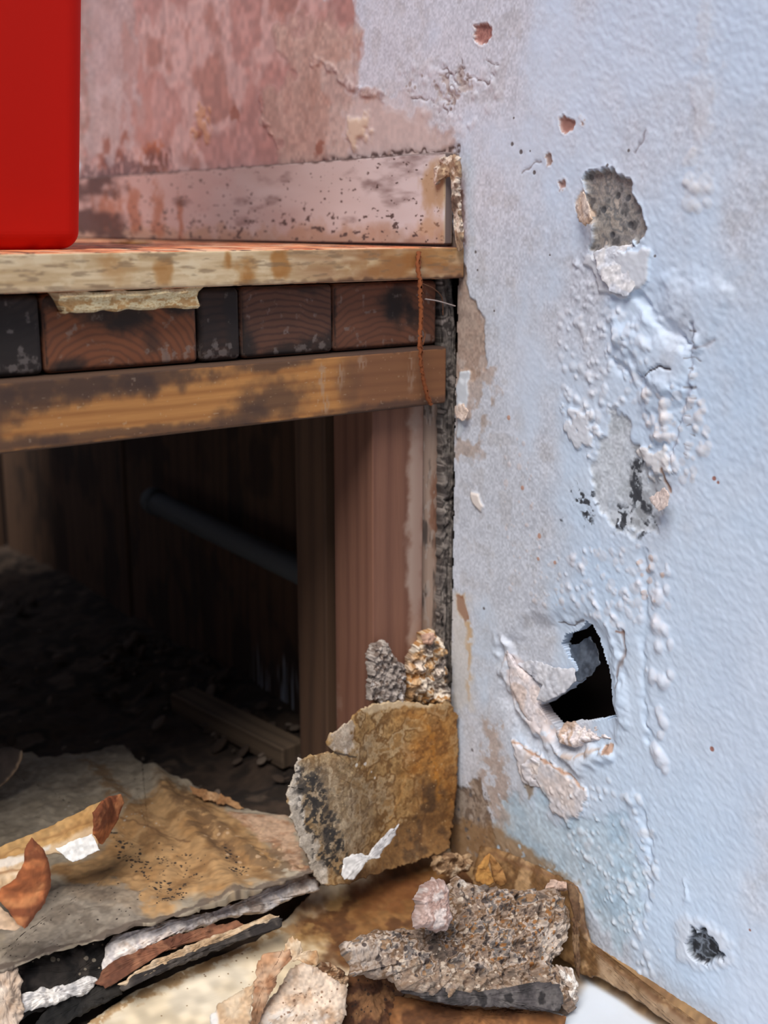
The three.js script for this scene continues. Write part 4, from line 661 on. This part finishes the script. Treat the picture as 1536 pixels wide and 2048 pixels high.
// ================================================================ BROKEN PIECES
const piece = (name, label, cat, axis, val, n, outline, o) => tag(flake({ name, pl: plane(...(o.at ?? outline[0]), axis, val, n), outline, th: 0.004, ...o }), label, cat, o.group);
{
  // the big peeled sheet in the corner
  const big = flake({ name: 'peeled_sheet', pl: plane(780, 1580, 'x', 0.006, [1, 0.05, 0]), outline: [[898, 1400], [916, 1430], [918, 1500], [914, 1580], [908, 1650], [900, 1700], [860, 1716], [800, 1735], [750, 1752], [700, 1768], [650, 1772], [628, 1756], [620, 1720], [604, 1690], [596, 1660], [584, 1636], [578, 1600], [576, 1580], [588, 1558], [594, 1536], [596, 1514], [604, 1520], [640, 1508], [672, 1508], [712, 1512], [714, 1506], [676, 1502], [658, 1492], [662, 1470], [690, 1450], [700, 1446], [716, 1424], [742, 1414], [790, 1404], [830, 1404], [850, 1412], [880, 1408]],
    bend: (u, v) => 0.010 * smooth(0.0, -0.045, u) + 0.020 * smooth(-0.025, -0.075, v) ** 1.5 + 0.006 * smooth(0.0, 0.045, u), centre: [770, 1600], th: 0.0028, n: 420, rings: 70, seed: 480, jag: 0.0013, jagScale: 420, rough: 0.00028, roughScale: 150, res: 900,
    color: mottle([[140, 104, 60], [168, 132, 84], [122, 86, 46], [176, 146, 106], [150, 112, 66]], 130, 481), paint: (q) => {
      q.area([[590, 1510], [700, 1510], [740, 1600], [720, 1700], [660, 1770], [600, 1700], [576, 1600]], { c: mottle([[160, 142, 118], [134, 118, 98], [182, 166, 144], [118, 104, 88]], 170, 482), a: 0.7, edge: 0.022, warp: 0.016, scale: 60 });
      q.area([[570, 1500], [606, 1510], [600, 1560], [612, 1640], [640, 1700], [665, 1770], [620, 1770], [570, 1620]], { c: mottle([[206, 196, 184], [186, 176, 164], [222, 212, 200]], 160, 483), a: 0.85, edge: 0.002, warp: 0.004 });
      q.area([[610, 1530], [640, 1530], [650, 1600], [670, 1680], [690, 1730], [660, 1720], [630, 1650], [605, 1580]], { c: [58, 52, 48], a: 0.85, edge: 0.004, warp: 0.007, scale: 120, break: 0.02, bs: 260 });
      q.area([[590, 1540], [640, 1540], [690, 1700], [680, 1750], [630, 1720], [596, 1620]], { c: [46, 42, 40], a: 0.85, edge: 0.004, warp: 0.004, break: -0.12, bs: 420, seed: 484 });
      q.area([[820, 1410], [915, 1440], [912, 1600], [880, 1690], [830, 1600]], { c: mottle([[150, 92, 32], [176, 118, 52], [124, 76, 28], [160, 108, 56]], 120, 485), a: 0.8, edge: 0.016, warp: 0.012, scale: 60 });
      q.area([[690, 1770], [770, 1690], [835, 1610], [850, 1540], [872, 1560], [905, 1640], [905, 1715], [800, 1750]], { c: mottle([[98, 66, 34], [122, 86, 48], [78, 54, 32]], 110, 486), a: 0.85, edge: 0.007, warp: 0.006 });
      q.area([[650, 1500], [662, 1468], [700, 1446], [712, 1470], [712, 1500], [690, 1512]], { c: mottle([[198, 182, 164], [170, 152, 134], [222, 210, 198]], 130, 487), a: 0.9, edge: 0.0012, warp: 0.003 });
      q.line([[672, 1506], [714, 1512]], 0.0007, { c: [60, 48, 38], a: 0.9 });
      q.area([[720, 1410], [800, 1400], [880, 1405], [870, 1416], [800, 1416], [730, 1430]], { c: [206, 184, 152], a: 0.75, edge: 0.0012, warp: 0.002 });
      q.line([[816, 1550], [790, 1620], [780, 1640]], 0.0007, { c: [190, 142, 84], a: 0.7 }); q.line([[846, 1560], [848, 1640], [840, 1700]], 0.0012, { c: [86, 56, 30], a: 0.6 });
      q.line([[846, 1420], [868, 1500], [880, 1600]], 0.0022, { c: [186, 122, 44], a: 0.6, break: 0.1 });
      q.bumps([[600, 1520], [900, 1420], [900, 1680], [650, 1760]], 220, 0.0003, 0.0008, 0, 0, 488, [206, 178, 134], 0.55); q.bumps([[690, 1420], [900, 1420], [900, 1680], [700, 1740]], 160, 0.0003, 0.0009, 0, 0, 489, [110, 76, 42], 0.55);
      q.bumps([[700, 1520], [760, 1530], [740, 1600]], 5, 0.0008, 0.0016, 0, 0, 490, [226, 216, 204], 0.9);
    } });
  tag(big, 'large peeled sheet with ragged white edge standing in the corner, stained orange brown', 'vinyl');
  piece('torn_scrap', 'thin white torn scrap on the lower face of the peeled sheet', 'scrap', 'x', 0.026, [1, 0.3, 0.1], [[797, 1650], [790, 1672], [768, 1700], [762, 1712], [728, 1728], [706, 1758], [690, 1762], [684, 1748], [692, 1716], [706, 1710], [738, 1708], [752, 1690], [764, 1680]], { at: [740, 1705], centre: [735, 1716], th: 0.001, n: 140, rings: 12, seed: 491, rough: 0.0004, color: mottle([[222, 218, 214], [206, 202, 202]], 60, 492) });
  piece('plaster_chunk', 'grey crumbly plaster chunk leaning against the foot of the stud', 'plaster', 'x', 0.0, [1, 0.12, 0.1], [[742, 1400], [744, 1350], [742, 1310], [752, 1288], [770, 1284], [784, 1298], [796, 1320], [814, 1336], [814, 1370], [812, 1404], [780, 1412]], { at: [780, 1350], th: 0.008, n: 180, rings: 34, seed: 493, jag: 0.0012, rough: 0.0018, roughScale: 380, color: mottle([[96, 86, 80], [146, 134, 126], [172, 160, 150], [112, 96, 86], [188, 180, 174]], 260, 494) });
  piece('plaster_chunk', 'tall tan plaster chunk with white bits wedged against the wall corner', 'plaster', 'x', 0.003, [1, 0.08, 0.25], [[814, 1404], [812, 1380], [820, 1330], [832, 1296], [846, 1290], [848, 1270], [862, 1264], [874, 1266], [878, 1276], [890, 1282], [896, 1310], [900, 1360], [906, 1410], [896, 1422], [870, 1420], [840, 1408]], { at: [860, 1350], th: 0.012, n: 240, rings: 44, seed: 495, jag: 0.0013, rough: 0.0026, roughScale: 240, res: 480, color: mottle([[190, 150, 104], [206, 184, 156], [160, 112, 62], [216, 202, 184], [120, 104, 92], [222, 206, 190]], 170, 496), paint: (q) => { q.area([[812, 1400], [820, 1320], [846, 1300], [836, 1360], [830, 1410]], { c: [188, 134, 76], a: 0.6, edge: 0.003, warp: 0.004 }); q.area([[870, 1290], [900, 1310], [905, 1400], [888, 1340]], { c: [92, 84, 80], a: 0.7, edge: 0.002, warp: 0.005, break: 0.1 }); } });
  piece('plaster_crumb', 'small pinkish crumb sitting on top of the tan plaster chunk', 'plaster', 'x', 0.006, [1, 0.3, 0], [[850, 1272], [860, 1264], [872, 1265], [877, 1275], [868, 1286], [854, 1284]], { th: 0.006, n: 60, rings: 10, seed: 497, rough: 0.0008, color: mottle([[206, 168, 146], [188, 146, 124]], 90, 498) });
  // the rubble slab
  const slabPl = { at: [940, 1890], n: [0.72, 0.68, 0.12] };
  const slab = flake({ name: 'rubble_slab', pl: plane(940, 1890, 'x', 0.115, slabPl.n), outline: [[690, 1886], [720, 1872], [745, 1858], [800, 1856], [850, 1850], [890, 1840], [905, 1800], [904, 1760], [920, 1746], [950, 1758], [1000, 1770], [1060, 1776], [1120, 1770], [1140, 1790], [1150, 1830], [1146, 1860], [1140, 1895], [1110, 1925], [1150, 1940], [1160, 1975], [1158, 2010], [1145, 2022], [1128, 2000], [1050, 2004], [960, 2000], [880, 1988], [810, 1972], [785, 1950], [740, 1942], [716, 1944], [702, 1915]], centre: [960, 1890], th: 0.013, n: 460, rings: 110, seed: 500, jag: 0.0014, jagScale: 260, rough: 0.0024, roughScale: 210, round: 0.5, res: 1024,
    relief: (u, v) => 0.0024 * Math.abs(fbm(u * 320, v * 320, 501, 4)) - 0.003 * smooth(0.35, 0.6, fbm(u * 130, v * 130, 502, 3)),
    color: mottle([[96, 82, 72], [128, 108, 94], [150, 130, 114], [118, 92, 70], [176, 158, 144], [112, 104, 100], [146, 114, 84]], 150, 503), paint: (q) => {
      q.area([[905, 1750], [950, 1750], [960, 1790], [920, 1800]], { c: mottle([[214, 206, 196], [150, 142, 136]], 200, 504), a: 0.75, edge: 0.002, warp: 0.004, break: 0.2 });
      q.area([[690, 1880], [760, 1870], [760, 1900], [700, 1910]], { c: [216, 200, 186], a: 0.8, edge: 0.002, warp: 0.004, break: 0.15 });
      q.area([[1080, 1850], [1145, 1850], [1140, 1900], [1090, 1920]], { c: mottle([[176, 156, 142], [206, 192, 180]], 120, 505), a: 0.8, edge: 0.003, warp: 0.004 });
      q.area([[770, 1935], [900, 1930], [1100, 1960], [1120, 1990], [900, 1990], [800, 1970]], { c: mottle([[168, 150, 132], [140, 118, 100], [186, 170, 154]], 150, 506), a: 0.7, edge: 0.004, warp: 0.006 });
      q.area([[700, 1900], [760, 1890], [790, 1940], [720, 1944]], { c: mottle([[150, 136, 126], [170, 158, 148]], 150, 507), a: 0.7, edge: 0.003, warp: 0.004 });
      q.bumps([[700, 1890], [920, 1760], [1140, 1790], [1150, 1990], [820, 1970]], 260, 0.0004, 0.0016, 0, 0, 508, [206, 190, 172], 0.8); q.bumps([[700, 1890], [920, 1760], [1140, 1790], [1150, 1990], [820, 1970]], 260, 0.0004, 0.0018, 0, 0, 509, [62, 52, 50], 0.8);
      q.bumps([[800, 1870], [920, 1780], [1120, 1790], [1100, 1960]], 160, 0.0004, 0.0014, 0, 0, 510, [150, 98, 50], 0.8);
    } });
  tag(slab, 'big slab of crumbly brown and grey rubble lying in the corner', 'rubble');
  piece('slab_base', 'charcoal grey board edge under the rubble slab', 'board', 'x', 0.133, [0.75, 0.35, 0.5], [[786, 1958], [850, 1980], [940, 1988], [1040, 1980], [1080, 1968], [1122, 1976], [1130, 2010], [1118, 2024], [1040, 2018], [940, 2014], [860, 2004], [800, 1984]], { at: [960, 2000], th: 0.006, n: 260, rings: 12, seed: 511, jag: 0.001, rough: 0.0008, color: mottle([[52, 48, 48], [78, 72, 72], [96, 90, 88], [44, 40, 40]], 120, 512) });
  piece('plaster_end', 'white plaster lump hanging at the right end of the rubble slab', 'plaster', 'x', 0.146, [0.8, 0.4, 0.5], [[1112, 1930], [1146, 1940], [1158, 1970], [1158, 2004], [1146, 2024], [1128, 2006], [1124, 1986], [1140, 1980], [1120, 1958]], { at: [1140, 1980], centre: [1146, 1978], th: 0.006, n: 140, rings: 18, seed: 513, jag: 0.001, rough: 0.0014, roughScale: 300, color: mottle([[204, 192, 182], [150, 138, 130], [222, 214, 206], [168, 150, 136]], 180, 514) });
  piece('insulation_tuft', 'pink fluffy lump of insulation on the left end of the rubble slab', 'insulation', 'x', 0.118, [0.85, 0.5, 0.3], [[836, 1856], [834, 1830], [842, 1812], [836, 1800], [846, 1778], [860, 1764], [876, 1756], [896, 1758], [908, 1780], [906, 1810], [914, 1840], [904, 1862], [884, 1866], [860, 1858]], { at: [875, 1810], th: 0.012, n: 220, rings: 40, seed: 515, jag: 0.0007, rough: 0.0008, roughScale: 320, round: 0.8, color: mottle([[174, 148, 138], [192, 170, 162], [160, 132, 122], [200, 186, 180]], 130, 516) });
  piece('vinyl_edge', 'dark brown upright edge at the right end of the rubble slab', 'vinyl', 'x', 0.134, [0.9, 0.1, 0.6], [[1136, 1768], [1156, 1784], [1160, 1830], [1158, 1900], [1160, 1960], [1152, 1940], [1146, 1890], [1150, 1830], [1142, 1800]], { at: [1152, 1860], centre: [1153, 1850], th: 0.003, n: 160, rings: 8, seed: 517, color: mottle([[120, 92, 66], [98, 70, 48], [142, 112, 82]], 100, 518) });
  piece('foam_crumb', 'pinkish rounded crumb at the top right of the rubble slab', 'rubble', 'x', 0.112, [0.8, 0.6, 0.2], [[1096, 1774], [1106, 1760], [1126, 1758], [1140, 1766], [1138, 1780], [1114, 1784]], { th: 0.007, n: 80, rings: 14, seed: 519, rough: 0.001, round: 0.9, color: mottle([[190, 158, 140], [206, 178, 162]], 90, 520) });
  piece('wood_shard', 'pale pointed wood shard sticking up behind the rubble slab', 'shard', 'x', 0.075, [0.9, 0.2, 0.4], [[952, 1762], [956, 1736], [972, 1714], [980, 1708], [978, 1730], [984, 1750], [990, 1768], [970, 1774]], { th: 0.0025, n: 90, rings: 10, seed: 521, jag: 0.0004, color: timber([190, 140, 74], [158, 106, 52], 522, { lines: 300 }) });
  piece('wood_shard', 'brown slanted wood shard right of the pale one behind the slab', 'shard', 'x', 0.07, [0.9, 0.2, 0.4], [[980, 1706], [990, 1716], [1008, 1742], [1016, 1768], [1002, 1774], [990, 1766], [984, 1740]], { th: 0.0025, n: 90, rings: 10, seed: 523, jag: 0.0004, color: timber([176, 130, 76], [138, 92, 50], 524, { lines: 300 }) });
  piece('plaster_lump', 'brown plaster crumbs heaped at the foot of the peeled sheet by the wall', 'plaster', 'x', 0.036, [0.8, 0.6, 0.2], [[868, 1730], [872, 1714], [890, 1704], [920, 1706], [944, 1710], [950, 1730], [930, 1744], [905, 1752], [884, 1746]], { at: [905, 1728], th: 0.008, n: 160, rings: 26, seed: 525, jag: 0.0014, rough: 0.002, roughScale: 300, color: mottle([[150, 118, 84], [176, 146, 112], [116, 88, 62], [190, 168, 142]], 140, 526) });
  // fragments along the bottom
  piece('plaster_block', 'broad pale pink plaster block tilted at the bottom of the frame', 'plaster', 'x', 0.088, [0.8, 0.5, 0.32], [[505, 2090], [520, 2030], [560, 1985], [580, 1950], [600, 1925], [625, 1930], [660, 1950], [696, 1975], [694, 2030], [680, 2100]], { at: [600, 2000], th: 0.012, n: 240, rings: 40, seed: 527, jag: 0.0013, rough: 0.0012, roughScale: 160, res: 480, color: mottle([[206, 178, 152], [220, 198, 176], [190, 158, 130]], 80, 528), paint: (q) => { q.area([[500, 2040], [560, 2020], [640, 2040], [660, 2100], [500, 2100]], { c: [226, 216, 206], a: 0.8, edge: 0.002, warp: 0.004, break: 0.1 }); q.bumps([[560, 1960], [690, 1980], [680, 2060], [560, 2040]], 40, 0.0003, 0.0009, 0, 0, 529, [120, 88, 66], 0.7); } });
  piece('board_strip', 'upright tan board strip leaning left of the pale plaster block', 'board', 'x', 0.084, [0.75, 0.2, 0.6], [[500, 2040], [508, 1980], [520, 1912], [580, 1904], [578, 1920], [556, 1950], [540, 1990], [520, 2040], [500, 2090]], { at: [530, 1970], centre: [528, 1970], th: 0.004, n: 140, rings: 16, seed: 530, color: mottle([[186, 140, 104], [204, 166, 134], [168, 120, 86]], 70, 531) });
  piece('board_strip', 'low cream board strip with white end at the bottom left of the plaster block', 'board', 'x', 0.092, [0.6, 0.75, 0.2], [[420, 2034], [436, 2010], [470, 1986], [512, 1966], [508, 1990], [500, 2050], [480, 2080], [430, 2070]], { at: [460, 2010], th: 0.003, n: 140, rings: 14, seed: 532, color: mottle([[214, 190, 160], [196, 164, 130], [222, 206, 186]], 70, 533), paint: (q) => q.area([[415, 2030], [430, 2012], [436, 2060], [420, 2060]], { c: [226, 222, 218], a: 0.9, edge: 0.001, warp: 0.001 }) });
  piece('paper_curl', 'pale curled paper standing behind the plaster block', 'paper', 'x', 0.072, [0.9, 0.35, 0.2], [[568, 1912], [574, 1884], [584, 1874], [602, 1884], [604, 1904], [636, 1902], [636, 1930], [610, 1930], [596, 1920], [582, 1926]], { at: [590, 1900], centre: [594, 1910], th: 0.001, n: 120, rings: 12, seed: 534, color: mottle([[206, 174, 138], [184, 144, 104], [216, 192, 162]], 70, 535) });
  piece('rubble_lump', 'small crumbly lump between the plaster block and the rubble slab', 'rubble', 'x', 0.082, [0.85, 0.5, 0.2], [[622, 1952], [640, 1930], [668, 1926], [690, 1944], [704, 1960], [696, 1978], [664, 1966]], { at: [662, 1948], th: 0.008, n: 140, rings: 24, seed: 536, jag: 0.0012, rough: 0.002, roughScale: 280, color: mottle([[132, 96, 66], [176, 146, 116], [104, 72, 48], [196, 172, 146]], 150, 537) });
  piece('brown_board', 'dark rust brown board fragment at the bottom under the slab corner', 'board', 'x', 0.09, [0.8, 0.55, 0.2], [[690, 2090], [696, 1980], [700, 1950], [740, 1942], [770, 1940], [788, 1960], [796, 2000], [784, 2090]], { at: [740, 2010], th: 0.006, n: 180, rings: 28, seed: 538, jag: 0.0012, rough: 0.0011, roughScale: 220, color: mottle([[92, 58, 34], [116, 76, 46], [76, 46, 28], [130, 92, 60]], 70, 539), paint: (q) => q.bumps([[690, 1960], [790, 1950], [790, 2060], [690, 2060]], 40, 0.0004, 0.001, 0, 0, 540, [48, 34, 26], 0.8) });
  piece('brown_board', 'dark brown board under the charcoal edge of the rubble slab', 'board', 'y', -0.041, [0.3, 0.9, 0.2], [[780, 2100], [784, 1990], [820, 1996], [900, 2012], [1000, 2018], [1100, 2020], [1132, 2024], [1130, 2100]], { at: [950, 2030], th: 0.006, n: 200, rings: 24, seed: 541, rough: 0.0008, color: mottle([[124, 80, 44], [142, 96, 58], [98, 62, 36]], 60, 542) });
}
// ================================================================ CURLED STRIPS on the underlay
{
  const orange = mottle([[150, 84, 46], [176, 106, 62], [128, 70, 40], [190, 124, 78]], 50, 551);
  const dome = (k) => (u, v) => -Math.min(0.008, k * (u * u + v * v));
  const a = thing('curled_strip', meet(120, 1670, 'x', -0.03).toArray());
  const A = (name, outline, x, n, o) => flake({ name, parent: a, pl: plane(...outline[0], 'x', x, n), outline, jag: 0.0004, rough: 0.0003, n: 160, rings: 26, ...o });
  A('face', [[100, 1652], [200, 1602], [240, 1589], [236, 1612], [206, 1652], [196, 1690], [150, 1714], [112, 1704], [60, 1718], [0, 1746], [-50, 1766], [-50, 1716], [0, 1692]], -0.045, [0.75, 0.62, 0.1], { th: 0.003, centre: [130, 1668], color: mottle([[178, 134, 80], [194, 152, 98], [160, 116, 66]], 50, 550), relief: (u, v) => 0, bend: dome(1.2), seed: 552,
    paint: (q) => { q.area([[100, 1690], [190, 1655], [196, 1672], [200, 1690], [60, 1740], [-50, 1770], [-50, 1745]], { c: [222, 194, 158], a: 0.85, edge: 0.0015, warp: 0.0015 }); q.area([[-50, 1748], [0, 1727], [60, 1704], [100, 1690], [100, 1700], [0, 1740], [-50, 1760]], { c: [228, 220, 210], a: 0.85, edge: 0.001, warp: 0.001 }); q.line([[-50, 1732], [60, 1690], [190, 1640]], 0.0012, { c: [150, 106, 62], a: 0.5 }); } });
  A('white_patch', [[112, 1697], [150, 1680], [184, 1668], [192, 1682], [200, 1700], [168, 1716], [146, 1724], [128, 1712]], -0.022, [0.75, 0.62, 0.1], { th: 0.0012, color: mottle([[232, 228, 222], [220, 214, 206]], 60, 553), seed: 554 });
  A('curled_end', [[190, 1626], [210, 1600], [246, 1587], [251, 1606], [234, 1650], [208, 1690], [192, 1668]], -0.026, [0.85, 0.2, -0.4], { th: 0.003, centre: [216, 1636], color: orange, bend: dome(16), seed: 555 });
  tag(a, 'long curled cream strip with a white patch and orange tip lying on the underlay', 'strip');
  const b = thing('curled_strip', meet(50, 1770, 'x', -0.012).toArray());
  const B = (name, outline, x, n, o) => flake({ name, parent: b, pl: plane(...outline[0], 'x', x, n), outline, jag: 0.0004, rough: 0.0003, n: 160, rings: 26, ...o });
  B('tail', [[-60, 1724], [0, 1716], [58, 1704], [58, 1740], [36, 1770], [0, 1790], [-60, 1812]], -0.040, [0.7, 0.7, 0.1], { th: 0.003, centre: [10, 1750], color: mottle([[216, 190, 156], [204, 170, 130], [226, 206, 180]], 40, 556), seed: 557, paint: (q) => { q.area([[-60, 1730], [56, 1708], [54, 1722], [-60, 1746]], { c: [230, 220, 208], a: 0.8, edge: 0.001, warp: 0.001 }); q.line([[-60, 1756], [44, 1738]], 0.0012, { c: [150, 108, 70], a: 0.7 }); } });
  B('curled_end', [[66, 1675], [92, 1700], [106, 1745], [104, 1776], [92, 1806], [52, 1858], [38, 1848], [10, 1812], [-4, 1796], [4, 1776], [34, 1756], [50, 1724], [52, 1698]], 0.012, [0.85, 0.45, 0.1], { th: 0.004, centre: [66, 1772], round: 0.7, color: orange, bend: dome(12), seed: 558, paint: (q) => { q.area([[72, 1680], [92, 1700], [106, 1745], [104, 1776], [92, 1806], [52, 1858], [84, 1796], [94, 1760], [90, 1720]], { c: [124, 66, 36], a: 0.75, edge: 0.002, warp: 0.001 }); q.line([[14, 1806], [40, 1812], [66, 1796], [84, 1770]], 0.0018, { c: [206, 140, 88], a: 0.6 }); } });
  B('paper_backing', [[-40, 1800], [0, 1812], [28, 1836], [46, 1852], [30, 1862], [0, 1858], [-40, 1850]], -0.004, [0.5, 0.85, 0.1], { th: 0.001, centre: [2, 1836], color: mottle([[214, 186, 160], [196, 166, 136]], 60, 559), seed: 563 });
  tag(b, 'short thick curled strip with orange brown face at the left edge of the frame', 'strip');
  piece('dark_disc', 'dark round disc with a thin pale rim at the left edge in the bench mouth', 'disc', 'x', -0.17, [0.8, 0.6, 0.3], [[-60, 1510], [-20, 1494], [20, 1492], [44, 1500], [46, 1512], [34, 1538], [14, 1562], [-10, 1580], [-60, 1590]], { at: [10, 1530], th: 0.003, n: 120, rings: 16, seed: 560, jag: 0.0003, rough: 0.0003, color: mottle([[66, 56, 50], [84, 72, 64]], 30, 561), paint: (q) => q.line([[46, 1502], [42, 1526], [20, 1556], [-8, 1580]], 0.0012, { c: [186, 158, 126], a: 0.9 }) });
}
renderer.render(scene, camera);
